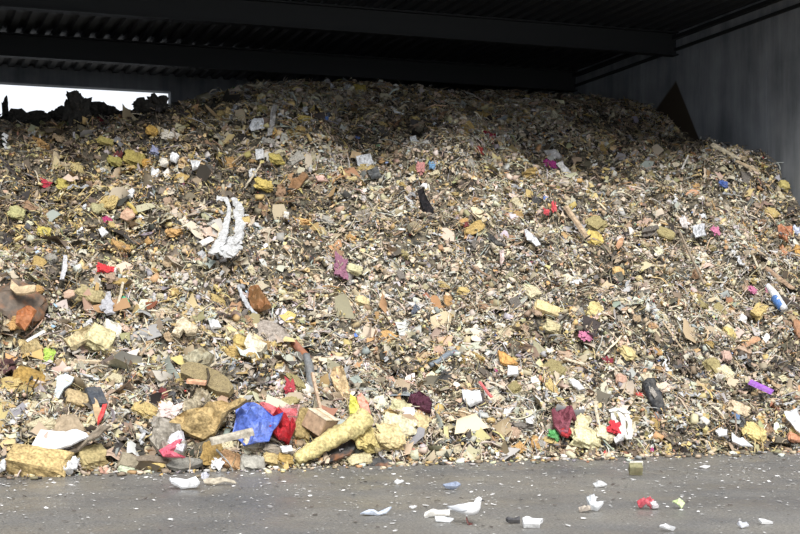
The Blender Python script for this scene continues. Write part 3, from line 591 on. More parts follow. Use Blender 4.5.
for p, c, l, s_, mt in (([(170,156),(174,152),(179,156),(177,162),(171,162)], WHT, 'white scrap right of the orange foam lump on the upper left', 'white scrap of the upper left', 'paper'), ([(158,161),(166,157),(169,164),(162,169)], (.8,.75,.66), 'cream board left of the white scrap on the upper left', None, 'paper'),
    ([(190,162),(200,161),(199,169),(193,169)], WHT, 'white paper patch at the upper left of the middle slope', None, 'paper'), ([(151,171),(159,170),(158,178),(152,177)], WHT, 'small white paper below the mustard foam heap', None, 'paper'), ([(255,150),(262,148),(264,158),(257,161)], WHT, 'white crumpled scrap on the upper slope', 'white crumpled scrap', 'paper'),
    ([(249,128),(254,116),(258,120),(263,118),(265,128),(258,132),(252,132)], (.84,.87,.92), 'white plastic flag below the olive foam tongue', 'white plastic flag', 'plastic'), ([(271,102),(276,100),(275,120),(274,138),(269,138)], (.5,.48,.46), 'grey film strip hanging from the leaf shaped foam', None, 'plastic'), ([(248,170),(255,168),(257,176),(250,178)], WHT, 'white flake above the yellow foam flake on the upper slope', None, 'paper'),
    ([(127,192),(134,190),(133,197),(128,197)], WHT, 'white flake above the yellow foam curl', None, 'paper'), ([(76,230),(82,229),(85,236),(78,236)], WHT, 'white flake with folded top high on the left slope', None, 'paper'), ([(97,229),(103,228),(109,234),(103,237)], WHT, 'white torn paper between the red rag and olive pillow foam', None, 'paper'),
    ([(356,157),(370,154),(374,164),(366,170),(358,168)], (.78,.8,.84), 'white grey film wad on the upper middle slope', 'white grey film wad', 'plastic'), ([(367,170),(378,168),(382,176),(372,180)], (.12,.13,.14), 'black film patch below the white grey film wad', None, 'plastic'), ([(410,136),(416,134),(420,146),(425,153),(418,156),(411,148)], (.7,.72,.74), 'tall grey white sheet on the upper slope', 'tall grey white sheet', 'plastic'),
    ([(526,166),(534,165),(541,173),(532,172)], WHT, 'white slanting strip left of the magenta rag', None, 'paper'), ([(558,162),(564,161),(571,172),(576,180),(577,190),(571,190),(566,176)], (.8,.79,.78), 'long white sheet slanting down from the magenta rag', 'long white slanting sheet', 'paper'), ([(544,150),(558,152),(562,158),(552,160)], (.66,.64,.64), 'pale grey sheet above the magenta rag', None, 'plastic'),
    ([(525,231),(532,234),(540,245),(535,247),(527,240)], (.78,.8,.84), 'pale grey white tongue right of the black strip', 'pale grey white tongue', 'plastic'), ([(499,252),(505,250),(504,262),(500,268)], (.84,.68,.64), 'pale pink strip below the black strip', None, 'paper'), ([(508,368),(518,368),(518,376),(507,376)], WHT, 'white square card below the orange foam', 'white square card', 'paper'),
    ([(462,392),(480,392),(482,400),(470,404),(463,399)], WHT, 'white flat scrap left of the red streak', None, 'paper'), ([(570,380),(578,381),(584,389),(578,391)], WHT, 'white chip above the maroon cloth', 'white chip above the maroon cloth', 'paper'),     ([(614,437),(624,436),(623,442),(615,443)], WHT, 'white paper under the red ball', None, 'paper'), ([(786,414),(800,411),(800,434),(793,430)], (.86,.87,.9), 'white plastic at the right edge low on the heap', 'white plastic low at the right edge', 'plastic'), ([(716,430),(728,430),(726,436),(718,436)], WHT, 'white flake left of the yellow lump low at right', None, 'paper'),
    ([(733,434),(740,438),(752,446),(740,447),(732,442)], WHT, 'white curved sheet below the yellow lump low at right', None, 'paper'), ([(694,226),(706,224),(705,236),(694,237)], (.62,.64,.68), 'grey white pan shaped piece on the right slope', 'grey white pan', 'plastic'), ([(570,282),(582,280),(584,292),(572,292)], WHT, 'white wad above the yellow triangular lump', None, 'paper'),
    ([(680,219),(686,217),(687,228),(681,227)], (.84,.78,.76), 'pale pink cup at the top of the thin pole', None, 'paper'), ([(0,462),(4,458),(6,468),(0,472)], WHT, 'white scrap at the very left end of the foot', None, 'paper'), ([(208,322),(217,320),(222,328),(212,330)], WHT, 'white scrap above the ochre curl', None, 'paper'), ([(640,376),(650,372),(652,380),(644,382)], CRM, 'cream scrap above the black shoe', None, 'paper')):
    OUT('plastic_scrap' if mt == 'plastic' else 'paper_scrap', l, 'plastic' if mt == 'plastic' else 'paper', s_, p, .015, .07, mt, c, lift=.2)
o = OUT('plastic_bag', 'crumpled white plastic bag caught on the dark crest', 'bag', 'white bag on the crest', [(316,86),(321,81),(329,79),(332,84),(330,90),(322,88)], .05, .12, 'plastic', (.8, .82, .86), lift=.15)
OUT('bag_tail', None, None, None, [(330,85),(338,88),(352,87),(350,94),(336,96),(331,92)], .04, .14, 'plastic', (.6, .62, .66), lift=.12, parent=o)
ST('wire_stick', 'thin pale stick poking up behind the white bag on the crest', 'stick', None, (344, 83), (352, 73), 1.2, 'wood', (.5, .48, .42), lift=.25)
CH('green_bottle', 'dark green bottle piece on the dark crest', 'bottle', 'dark green bottle', (233, 87, 241, 97), 'plastic', (.03, .3, .06), lift=.1, rnd=.5)
OUT('cardboard_scrap', 'tan cardboard square on the upper middle slope', 'cardboard', 'tan cardboard square', [(336,152),(348,149),(349,157),(340,160)], .02, .03, 'card', (.56, .4, .24), lift=.14)
OUT('cardboard_scrap', 'dark brown folded board on the upper middle slope', 'cardboard', 'dark brown folded board', [(288,193),(292,180),(302,174),(308,176),(302,184),(294,196)], .03, .08, 'card', (.3, .16, .07), lift=.14)
OUT('cardboard_scrap', 'pink triangular scrap right of the dark brown folded board', 'cardboard', None, [(315,176),(323,175),(330,182),(318,182)], .02, .03, 'card', (.7, .45, .38), lift=.12)
o = TB('foam_curl', 'pale yellow foam curl left of the white grey film wad', 'foam', 'pale yellow foam curl', [(340,167),(344,176),(350,180),(357,179)], 5, 'foam', (.74, .6, .28), lift=.15)
OUT('cardboard_scrap', 'peach board with an orange tip on the middle slope', 'cardboard', 'peach board', [(275,214),(280,209),(283,213),(281,222),(276,220)], .03, .03, 'card', (.8, .52, .32), lift=.14)
# --- middle and right
o = OUT('rubber_strap', 'black crumpled rubber strap high on the middle slope', 'strap', 'black rubber strap', [(418,192),(423,189),(428,200),(433,208),(434,221),(430,223),(426,216),(420,203)], .03, .1, 'cloth', (.02, .02, .023), lift=.36, theta=50)
OUT('wooden_board', 'pale wooden board slanting down to the black strip', 'board', 'pale slanting board', [(471,208),(476,207),(485,213),(495,222),(493,229),(484,224),(473,214)], .04, .03, 'wood', (.78, .66, .42), lift=.4, theta=50)
OUT('rubber_strap', 'flat black strip at the end of the pale slanting board', 'strip', 'flat black strip', [(487,232),(492,235),(498,241),(505,246),(497,246),(490,240)], .02, .02, 'plastic', (.02, .02, .02), lift=.4, theta=50)
ST('wooden_plank', 'thin tan plank slanting down to the yellow foam roll', 'plank', 'thin tan slanting plank', (568, 205), (586, 241), 4.5, 'wood', (.6, .44, .28), lift=.2, th=.6)
CH('cloth_rag', 'bright magenta rag on the upper right slope', 'cloth', 'magenta rag', (544, 160, 555, 170), 'cloth', (.62, .05, .36), lift=.12, rough=.25)
OUT('cloth_rag', 'crimson rag high on the middle slope', 'cloth', 'crimson rag', [(482,132),(489,130),(496,136),(493,146),(489,150),(487,141)], .03, .1, 'cloth', (.42, .03, .07), lift=.12)
CH('cloth_rag', 'small dark red rag left below the crimson rag', 'cloth', None, (474, 146, 483, 155), 'cloth', (.42, .05, .04), lift=.12, rough=.25)
CH('bottle_top', 'sky blue cap on the upper slope right of the tall grey sheet', 'cap', None, (429, 162, 435, 169), 'plastic', (.15, .35, .6), lift=.12)
CH('plastic_scrap', 'pink and red scrap left of the sky blue cap', 'plastic', None, (417, 162, 424, 174), 'cloth', (.66, .28, .26), lift=.12)
for b in (((544, 209, 549, 215)), ((552, 202, 556, 212))):
    CH('plastic_scrap', 'small red plastic piece, %s of the red pair on the right slope' % ('lower left' if b[0] == 544 else 'upper right'), 'plastic', None, b, 'plastic', (.66, .05, .07), lift=.14)
CH('ball', 'brown round ball shaped lump left of the white grey tongue', 'lump', None, (514, 211, 523, 221), 'foam', (.42, .27, .1), lift=.12, rnd=.8, rough=.05)
CH('wood_block', 'long yellow wood block lying level on the middle slope', 'block', 'long yellow wood block', (534, 304, 562, 315), 'wood', (.78, .62, .3), rot=-6, lift=.16, rnd=.05, rough=.04, depth=.5)
CH('foam_chunk', 'tilted brown orange lump left on the middle slope', 'foam', None, (444, 296, 452, 309), 'foam', (.5, .28, .1), lift=.14)
OUT('foam_sheet', 'bright orange foam above the white square card', 'foam', 'bright orange foam', [(498,354),(504,352),(510,358),(518,364),(512,367),(504,366)], .04, .08, 'foam', (.84, .46, .13), lift=.18)
TB('rubber_hose', 'bent grey hose on the lower middle slope', 'hose', 'bent grey hose', [(430,365),(440,361),(448,355),(456,352),(463,357)], [5,6,7,6,4], 'plastic', (.2, .24, .29), lift=.18)
ST('plastic_strip', 'thin red plastic streak on the lower middle slope', 'plastic strip', 'thin red streak', (480, 382), (491, 397), 2.5, 'plastic', (.66, .12, .12), lift=.2)
o = OUT('black_shoe', 'black shoe standing heel up low on the right slope', 'shoe', 'black shoe', [(643,385),(648,381),(656,381),(657,387),(661,394),(662,408),(659,414),(654,413),(649,402),(645,393)], .12, .06, 'plastic', (.025, .027, .033), lift=.22, theta=60, smooth=True)
OUT('shoe_opening', 'scuffed grey lining', None, None, [(649,387),(653,388),(657,395),(654,398),(650,392)], .02, .02, 'cloth', (.4, .37, .33), lift=.31, theta=60, parent=o)
CH('plastic_scrap', 'small scarlet scrap just left of the black shoe', 'plastic', None, (637, 393, 643, 398), 'plastic', (.7, .06, .05), lift=.16)
o = OUT('cloth_rag', 'dusky maroon cloth folded beside the pale foam cube', 'cloth', 'dusky maroon cloth', [(551,420),(556,414),(562,410),(573,413),(577,418),(571,424),(566,434),(559,434),(553,428)], .04, .24, 'cloth', (.36, .1, .14), lift=.18)
OUT('red_fold', 'bright red fold', None, None, [(561,431),(568,427),(572,432),(567,437),(561,436)], .03, .06, 'cloth', (.6, .04, .05), lift=.22, parent=o)
CH('plastic_scrap', 'green plastic wad under the dusky maroon cloth', 'plastic', None, (549, 430, 559, 439), 'plastic', (.1, .45, .12), lift=.14, rough=.3)
CH('cloth_ball', 'crumpled red ball of cloth right of the pale cream foam lumps', 'cloth', 'crumpled red ball', (610, 421, 622, 434), 'cloth', (.7, .03, .05), lift=.22, rnd=.6)
ST('plastic_strip', 'long bright purple plastic strip low at the right', 'plastic strip', 'purple strip', (751, 382), (771, 392), 6, 'plastic', (.36, .09, .6), lift=.24)
CH('brick_fragment', 'orange brown lump at the foot near the right edge', 'brick', None, (788, 434, 799, 442), 'stone', (.68, .3, .16), lift=.12)
CH('blue_lid', 'small steel blue lid left of the yellow lump low at right', 'lid', None, (733, 414, 740, 419), 'plastic', (.12, .22, .42), lift=.12)
ST('cardboard_scrap', 'slanting orange brown tile strip on the lower right slope', 'strip', 'orange brown tile strip', (742, 346), (760, 338), 5, 'stone', (.6, .33, .18), lift=.16)
CH('brick_fragment', 'pink brown tile piece left below the orange brown tile strip', 'tile', None, (722, 351, 731, 362), 'stone', (.6, .4, .32), lift=.12)
o = TB('spray_bottle', 'white bottle with a blue label lying right on the slope', 'bottle', 'white and blue bottle', [(771,285),(775,293),(778,302),(781,309)], [5,8,8,7], 'plastic', (.84, .86, .9), lift=.24, rough=.04)
TB('bottle_label', 'bright blue label', None, None, [(777,298),(779,303),(781,308)], [10,10,9], 'plastic', (.06, .2, .55), lift=.25, rough=.05, parent=o)
ST('wooden_plank', 'long brown plank slanting behind the white and blue bottle', 'plank', 'long brown plank', (752, 252), (788, 290), 4, 'wood', (.45, .3, .19), lift=.14)
ST('dark_beam', 'dark beam lying at the right edge beside the white and blue bottle', 'beam', None, (782, 296), (803, 312), 5, 'wood', (.06, .05, .045), lift=.14)
ST('plastic_pipe', 'short white pipe lying level above the long brown plank', 'pipe', 'short white pipe at right', (761, 251), (780, 253), 3, 'plastic', WHT, lift=.2, th=.9)
OUT('cloth_rag', 'terracotta orange rag near the right edge', 'cloth', 'terracotta rag', [(778,230),(785,226),(794,227),(793,234),(786,237),(784,246),(779,240)], .03, .12, 'cloth', (.62, .26, .13), lift=.16)
CH('cloth_rag', 'small terracotta scrap below the terracotta rag', 'cloth', None, (781, 245, 787, 259), 'cloth', (.6, .28, .14), lift=.14, rough=.25)
CH('plastic_scrap', 'pale blue wad right of the terracotta rag', 'plastic', None, (793, 227, 801, 236), 'plastic', (.6, .66, .86), lift=.14, rough=.25)
CH('foam_chunk', 'orange lump at the right edge above the long brown plank', 'foam', None, (795, 245, 802, 259), 'foam', (.75, .42, .1), lift=.12)
CH('rusty_can', 'rusty round can end at the right edge of the lower slope', 'can', None, (794, 320, 803, 338), 'metal', (.4, .2, .1), lift=.12, rnd=.7)
OUT('cardboard_scrap', 'orange brown cardboard leaf on the right slope', 'cardboard', 'orange brown leaf', [(615,247),(620,239),(625,238),(622,246),(617,250)], .02, .03, 'card', (.6, .33, .18), lift=.14)
CH('foam_chunk', 'orange foam knob below the orange brown leaf', 'foam', None, (613, 268, 624, 276), 'foam', (.74, .48, .18), lift=.12)
for b, l in (((712,226,719,235), 'dusty pink scrap right of the grey white pan'), ((749,287,757,294), 'hot pink scrap left of the white and blue bottle, the left one of two'), ((765,289,772,295), 'hot pink scrap left of the white and blue bottle, the right one of two'), ((580,332,591,340), 'pink rag below the yellow triangular lump')):
    CH('cloth_rag', l, 'cloth', None, b, 'cloth', (.66, .2, .36), lift=.14, rough=.25)
CH('cloth_rag', 'dark red cloth lump between the triangular lump and the maroon cloth', 'cloth', None, (604, 358, 613, 365), 'cloth', (.26, .03, .05), lift=.13)
CH('brick_fragment', 'flat pink brown tile left above the black shoe', 'tile', None, (616, 375, 626, 385), 'stone', (.6, .36, .26), lift=.12)
CH('cloth_rag', 'mauve purple rag on the middle slope right of the torn film', 'cloth', 'mauve rag', (335, 256, 347, 278), 'cloth', (.34, .14, .22), lift=.12, rough=.25)
CH('foam_block', 'pale olive square block right of the mauve rag', 'foam', None, (347, 265, 361, 274), 'foam', (.66, .62, .36), lift=.13, rnd=.1)
CH('foam_chunk', 'pale gold lump below the mauve rag on the middle slope', 'foam', None, (356, 297, 369, 306), 'foam', (.76, .62, .32), lift=.12)
ST('wood_pole', 'thin leaning pole below the pale pink cup', 'pole', 'thin leaning pole', (685, 228), (697, 285), 2, 'wood', (.35, .28, .2), lift=.22, th=.9)
ST('branch', 'pale driftwood branch on the ridge before the right wall', 'branch', 'pale branch on the ridge', (714, 143), (738, 160), 5, 'wood', (.62, .54, .38), lift=.16, taper=.5)
ST('branch', 'second pale stick running down the ridge from the pale branch', 'branch', None, (738, 160), (757, 172), 3, 'wood', (.55, .42, .26), lift=.25)
ST('wood_stick', 'thin white pole leaning left on the ridge before the right wall', 'stick', None, (690, 154), (680, 170), 1.6, 'wood', (.7, .68, .62), lift=.25)
ST('wood_stick', 'thin orange strip lying on the far right ridge', 'stick', None, (604, 141), (617, 134), 3, 'wood', (.6, .4, .26), lift=.16)
CH('plastic_scrap', 'royal blue scrap on the ridge before the right wall', 'plastic', 'royal blue scrap', (719, 181, 728, 187), 'plastic', (.05, .12, .42), lift=.16)
CH('foam_chunk', 'yellow foam knob where the ridge meets the right wall', 'foam', None, (779, 181, 789, 190), 'foam', (.6, .5, .16), lift=.1)
CH('styrofoam_lump', 'pale lump high on the right crest', 'lump', 'pale lump on the right crest', (550, 113, 562, 124), 'foam', (.62, .58, .42), lift=.1)
ST('metal_pipe', 'long pale pipe lying on the dark crest under the roof', 'pipe', 'long pale pipe under the roof', (545, 86), (570, 77), 2.2, 'metal', (.5, .52, .55), lift=.3, th=.9)
CH('cloth_rag', 'small crimson rag on the dark upper left slope', 'cloth', None, (41, 181, 50, 188), 'cloth', (.5, .03, .06), lift=.12, rough=.25)
CH('cloth_rag', 'dark red scrap just below the black crest at left', 'cloth', None, (99, 119, 107, 126), 'cloth', (.3, .03, .04), lift=.12, rough=.25)
CH('plastic_scrap', 'lilac blue scrap below the bright orange lump', 'plastic', None, (151, 147, 158, 154), 'plastic', (.35, .38, .6), lift=.12)
CH('cloth_rag', 'raspberry scrap left of the pinkish tan board', 'cloth', None, (104, 217, 111, 224), 'cloth', (.5, .04, .16), lift=.12)
# dark boulders standing on the crest against the sky
def CREST(px, py, w, h, label, name='boulder', cat='boulder', rot=0):
    # stands on the ridge line: march down this column and take the ridge point
    d = ray(px, 100); X = DD*d.x; Y = DD*d.y; m = (Y < 29)
    el = np.where(m & (Y > 22), (height(X, Y)-CAMZ)/DD, -9); i = int(np.argmax(el)); D = float(DD[i]); top = CAMZ+D*(HOR-py)/FPX
    z0 = float(height(X[i], Y[i])); s = D/FPX
    v, f = g_chunk(w*s*1.15, w*s*.8, h*s*1.15, .34, SD[0], 6, .85); SD[0] += 1
    o = link(name, v, f, M['stone'], color=(.035, .033, .03)); o.location = (float(X[i]), float(Y[i]), max(z0-.1+h*s*.2, min(top-h*s*.45, z0+h*s*.45))); o.rotation_euler = (0, math.radians(rot), -YAW)
    tag(o, label, cat); return o
CREST(28, 104, 26, 14, 'low rounded dark boulder on the crest against the sky at far left')
CREST(60, 101, 14, 14, 'dark lump left of the horned boulder on the crest')
b_ = CREST(78, 98, 15, 22, 'horned dark boulder on the crest against the sky')
v, f = g_tube([(0, 0, .1), (-.1, 0, .2), (-.17, 0, .3)], [.09, .05, .05], 6, 1, 3); q = link('protruding_stick', v, f, M['stone'], parent=b_, color=(.035, .033, .03))
CREST(103, 101, 20, 14, 'rounded dark boulder right of the horned one on the crest')
CREST(122, 104, 16, 8, 'flat dark lump on the crest near the middle of the sky gap')
CREST(143, 99, 14, 10, 'dark lump on the crest near the right end of the sky gap')
CREST(157, 94, 14, 10, 'dark lump at the right end of the sky gap')
CREST(5, 106, 4, 22, 'short dark post standing on the crest at the left edge', 'post', 'post')
CREST(14, 107, 8, 8, 'small dark lump on the crest right of the short post')
# --- litter on the asphalt
def GR(name, label, cat, short, pts, th, amp, mat, color, lift=None):
    SD[0] += 1
    c = (sum(p[0] for p in pts)/len(pts), max(p[1] for p in pts)); D = CAMZ*FPX/(c[1]-HOR); s = D/FPX
    base = FW*D+RT*((c[0]-400)*s)
    ky = D/CAMZ
    cc = (c[0], sum(p[1] for p in pts)/len(pts))
    h = (c[1]-min(p[1] for p in pts))*s
    y = FW*math.cos(.5)+UP*math.sin(.5); z = RT.cross(y)
    Mx = Matrix((RT, y, z)).transposed().to_4x4(); Mx.translation = base+UP*(h*.5)+FW*(h*.7)
    o = fin(name, g_outline(pts, th, amp, s, 1.25, cc, SD[0]), Mx, mat, color, label, cat, short, cc)
    zmin = min((Mx @ v.co).z for v in o.data.vertices); o.location.z -= zmin-.002
    return o
GR('paper_scrap', 'big flattened white crumple on the asphalt at left', 'paper', 'big white crumple on the asphalt', [(168,484),(174,479),(184,478),(194,480),(199,484),(196,488),(182,490),(171,488)], .02, .1, 'paper', WHT)
GR('paper_scrap', 'tan paper strip right of the big white crumple', 'paper', None, [(202,481),(212,479),(234,481),(236,484),(214,486),(204,485)], .01, .05, 'paper', (.5, .44, .34))
GR('paper_scrap', 'pale lilac scrap between the big white crumple and the foot', 'paper', None, [(200,476),(205,474),(209,478),(206,481),(201,480)], .01, .05, 'paper', (.66, .66, .74))
GR('plastic_scrap', 'blue white flat wrapper on the asphalt left of the gull', 'wrapper', 'blue white wrapper', [(360,512),(366,510),(378,511),(392,509),(386,513),(378,516),(364,516)], .012, .05, 'plastic', (.62, .7, .85))
GR('plastic_scrap', 'slate blue tray on the asphalt behind the gull', 'tray', 'slate blue tray', [(443,485),(446,484),(456,484),(461,486),(457,489),(445,490)], .02, .03, 'plastic', (.3, .36, .5))
GR('paper_scrap', 'white strip lying right behind the tail of the gull', 'paper', None, [(425,515),(438,512),(450,512),(450,516),(438,517),(424,518)], .015, .04, 'paper', (.82, .8, .75))
GR('paper_scrap', 'white flat sheet just in front of the tail of the gull', 'paper', None, [(435,518),(444,518),(454,521),(450,523),(436,522)], .01, .02, 'paper', (.8, .84, .88))
GR('plastic_scrap', 'crumpled red and white packet on the asphalt', 'packet', 'red and white packet', [(638,505),(642,502),(650,501),(655,504),(654,509),(646,510),(639,509)], .02, .08, 'plastic', (.7, .1, .14))
GR('paper_scrap', 'white crumpled end beside the red packet', 'paper', None, [(650,504),(655,502),(660,504),(659,509),(653,510)], .02, .06, 'paper', (.8, .74, .78))
GR('leaf', 'pale green leaf shaped scrap right of the red and white packet', 'leaf', 'pale green leaf', [(674,502),(680,500),(682,497),(685,501),(686,506),(682,510),(679,506)], .008, .03, 'paper', (.62, .74, .4))
o = GR('small_carton', 'small mossy carton with a pale top on the asphalt', 'carton', 'small mossy carton', [(630,469),(643,469),(643,476),(630,476)], .1, .01, 'card', (.32, .3, .16))
q = GR('carton_rim', 'pale top', 'x', None, [(630,467),(643,467),(643,469),(630,469)], .05, .01, 'paper', (.72, .7, .6))
del q['category']; mw = q.matrix_world.copy(); q.matrix_world = mw
bpy.context.view_layer.update()
q.parent = o; q.matrix_basis = o.matrix_basis.inverted() @ (Matrix.Translation((0, 0, .05)) @ q.matrix_basis)
GR('plastic_tub', 'white tub lying at the bottom right of the gull', 'tub', 'white tub by the bottom edge', [(523,520),(544,521),(541,524),(540,529),(524,529)], .04, .02, 'plastic', (.86, .87, .88))
GR('rubble_stone', 'dark pebble heap left of the white tub', 'stone', None, [(506,521),(512,519),(520,521),(520,524),(508,524)], .03, .03, 'stone', (.1, .1, .11))
GR('paper_cup', 'white squashed cup with a cap on the asphalt', 'cup', 'squashed white cup', [(588,501),(593,499),(598,501),(597,506),(604,509),(598,512),(590,510)], .03, .06, 'paper', (.8, .84, .88))
GR('paper_scrap', 'brownish paper left of the squashed white cup', 'paper', None, [(579,509),(586,506),(592,509),(590,513),(580,512)], .015, .05, 'paper', (.6, .52, .44))
GR('paper_scrap', 'thin grey paper between the small carton and squashed cup', 'paper', None, [(593,486),(600,483),(608,484),(606,488),(596,488)], .01, .05, 'paper', (.66, .68, .7))
GR('paper_scrap', 'white pointed scrap at the bottom right', 'paper', 'white pointed scrap', [(760,520),(774,523),(762,525)], .02, .02, 'paper', WHT)
GR('paper_scrap', 'white scrap at the bottom edge below the pale green leaf', 'paper', None, [(660,529),(668,527),(676,530),(667,532)], .015, .04, 'paper', WHT)
GR('paper_scrap', 'bluish scrap left of the white pointed scrap', 'paper', None, [(738,525),(744,523),(750,526),(742,529)], .01, .04, 'paper', (.7, .72, .8))
GR('paper_scrap', 'thin white flake far back on the asphalt right of the carton', 'paper', None, [(700,467),(706,466),(711,467),(706,469)], .01, .02, 'paper', WHT)
GR('paper_scrap', 'white flake between the blue wrapper and the foot', 'paper', None, [(394,483),(400,481),(404,484),(397,485)], .012, .03, 'paper', WHT)
GR('paper_scrap', 'thin white curl on the asphalt right of the blue wrapper', 'paper', None, [(409,508),(416,506),(417,508),(412,510)], .012, .02, 'paper', WHT)

# ------------------------------------------------------------------ the gull
def gull():
    D = CAMZ*FPX/(524-HOR); s = D/FPX; c = 467
    base = FW*D+RT*((c-400)*s)
    W_ = flatmat('white_feathers', (.88, .88, .89), .8); G_ = flatmat('pale_grey_wing', (.66, .68, .72), .8); R_ = flatmat('dark_red_leg', (.13, .035, .03), .6); K_ = flatmat('dark_tip', (.04, .04, .045), .6)
    bm = bmesh.new()
    def loft(rings, seg=14, mi=0, cap=True):
        prev = None; first = None
        for (x, z, rw, rh, ax) in rings:
            # ring across a spine lying in xz; ax = spine angle
            r = []
            for k in range(seg):
                a = 2*math.pi*k/seg; yy = rw*math.cos(a); hh = rh*math.sin(a)
                r.append(bm.verts.new((x-math.sin(ax)*hh, yy, z+math.cos(ax)*hh)))
            if prev:
                for k in range(seg):
                    f = bm.faces.new((prev[k], prev[(k+1) % seg], r[(k+1) % seg], r[k])); f.material_index = mi; f.smooth = True
            else: first = r
            prev = r
        for r in (first, prev):
            f = bm.faces.new(r); f.material_index = mi
    loft([(-.165, .118, .02, .004, .1), (-.13, .118, .026, .007, .1), (-.10, .12, .03, .016, .1), (-.065, .124, .044, .034, .1), (-.02, .129, .054, .047, .12), (.03, .135, .06, .058, .2), (.065, .146, .052, .054, .5), (.088, .166, .036, .038, .9),
          (.098, .186, .026, .027, 1.25), (.102, .202, .025, .027, 1.2), (.108, .217, .026, .027, .9), (.119, .228, .023, .024, .3), (.132, .226, .014, .015, 0), (.14, .224, .006, .007, -.1)])
    loft([(.136, .224, .006, .007, 0), (.152, .221, .0045, .005, -.1), (.168, .216, .002, .003, -.2)], 8, 3)
    for sg in (-1, 1):
        # folded wing hugging the flank, ending in crossed tips over the tail
        rows = []
        for i, (x, z, w, h) in enumerate(((.062, .155, .004, .014), (.045, .155, .008, .03), (.01, .15, .009, .038), (-.04, .144, .008, .034), (-.09, .138, .006, .024), (-.14, .136, .004, .012), (-.185, .138, .003, .005))):
            yo = (.05, .054, .058, .054, .038, .02, .006)[i]*sg
            rows.append([bm.verts.new((x, yo+w*math.cos(a)*1.0, z+h*math.sin(a))) for a in [2*math.pi*k/10 for k in range(10)]])
        for i in range(len(rows)-1):
            for k in range(10):
                f = bm.faces.new((rows[i][k], rows[i][(k+1) % 10], rows[i+1][(k+1) % 10], rows[i+1][k])); f.material_index = 1 if i < 5 else 1; f.smooth = True
        bm.faces.new(rows[0]); bm.faces.new(rows[-1])
        # leg: thigh stub, tarsus, three webbed toes
        lx = .02 if sg < 0 else -.012
        for P, rr, mi in (([(lx, .022*sg, .105), (lx-.004, .022*sg, .075)], [.014, .008], 0), ([(lx-.004, .022*sg, .08), (lx-.008, .022*sg, .05), (lx+.006, .022*sg, .008)], [.0045, .004, .004], 2)):
            v, f = g_tube(P, rr, 8, 1, 1, 0.02); vv = [bm.verts.new(p) for p in v]
            for q in f:
                try: fc = bm.faces.new([vv[i] for i in q]); fc.material_index = mi
                except ValueError: pass
        for a in (-.45, 0, .45):
            v, f = g_tube([(lx+.004, .022*sg, .007), (lx+.006+.036*math.cos(a), .022*sg+.036*math.sin(a), .003)], [.0035, .002], 6, 1, 1, 0); vv = [bm.verts.new(p) for p in v]
            for q in f: bm.faces.new([vv[i] for i in q]).material_index = 2
        w = [bm.verts.new(p) for p in ((lx+.004, .022*sg, .006), (lx+.034, .022*sg-.012, .003), (lx+.04, .022*sg, .003), (lx+.034, .022*sg+.012, .003))]
        bm.faces.new(w).material_index = 2
        # eye and dark ear spot
        for (ex, ez, r, y) in ((.124, .23, .0035, .0215), (.104, .226, .004, .0245)):
            m = Matrix.Translation((ex, y*sg, ez)) @ Matrix.Diagonal((1, .5, 1, 1))
            g = bmesh.ops.create_icosphere(bm, subdivisions=1, radius=r, matrix=m)
            for vv in g['verts']:
                for fc in vv.link_faces: fc.material_index = 3
    o = bmlink('gull', bm, [W_, G_, R_, K_])
    o.location = base; o.rotation_euler = (0, 0, -YAW-math.radians(40)); o.scale = (1.1, 1.2, .95)
    tag(o, 'white gull standing on the wet asphalt facing right', 'gull'); LAND.append(('gull', c, 508))
gull()

# ------------------------------------------------------------------ countable single scraps all over the slope
KINDS = {
 'foam_chunk': ('foam', 'foam', 'foam chunk', 'foam chunks in the heap', 150, (.12, .3), [((.7, .54, .24), 'yellow'), ((.78, .7, .48), 'cream'), ((.56, .4, .16), 'ochre'), ((.68, .42, .18), 'orange'), ((.42, .36, .18), 'olive')]),
 'cardboard_scrap': ('card', 'cardboard', 'cardboard scrap', 'cardboard scraps in the heap', 130, (.14, .34), [((.48, .36, .23), 'tan'), ((.34, .22, .14), 'brown'), ((.62, .48, .34), 'light tan'), ((.3, .27, .23), 'grey brown')]),
 'paper_scrap': ('paper', 'paper', 'paper scrap', 'paper scraps in the heap', 130, (.09, .24), [((.86, .86, .86), 'white'), ((.74, .7, .62), 'cream'), ((.55, .56, .58), 'grey')]),
 'wood_stick': ('wood', 'wood', 'wooden stick', 'wooden sticks in the heap', 110, (.25, .6), [((.56, .44, .3), 'tan'), ((.68, .6, .46), 'pale'), ((.3, .2, .13), 'brown')]),
 'plastic_film': ('plastic', 'plastic film', 'plastic film wad', 'film wads in the heap', 130, (.14, .4), [((.62, .63, .65), 'pale grey'), ((.34, .35, .37), 'dark grey'), ((.06, .06, .065), 'black'), ((.8, .81, .83), 'white')]),
 'cloth_rag': ('cloth', 'cloth', 'cloth rag', 'cloth rags in the heap', 50, (.12, .28), [((.1, .09, .09), 'black'), ((.28, .23, .19), 'brown'), ((.13, .13, .14), 'dark grey'), ((.2, .23, .29), 'blue grey'), ((.3, .09, .09), 'dark red')]),
 'rubble_stone': ('stone', 'stone', 'rubble stone', 'rubble stones in the heap', 60, (.1, .24), [((.4, .38, .34), 'grey'), ((.2, .18, .16), 'dark'), ((.5, .36, .26), 'brownish')]),
}
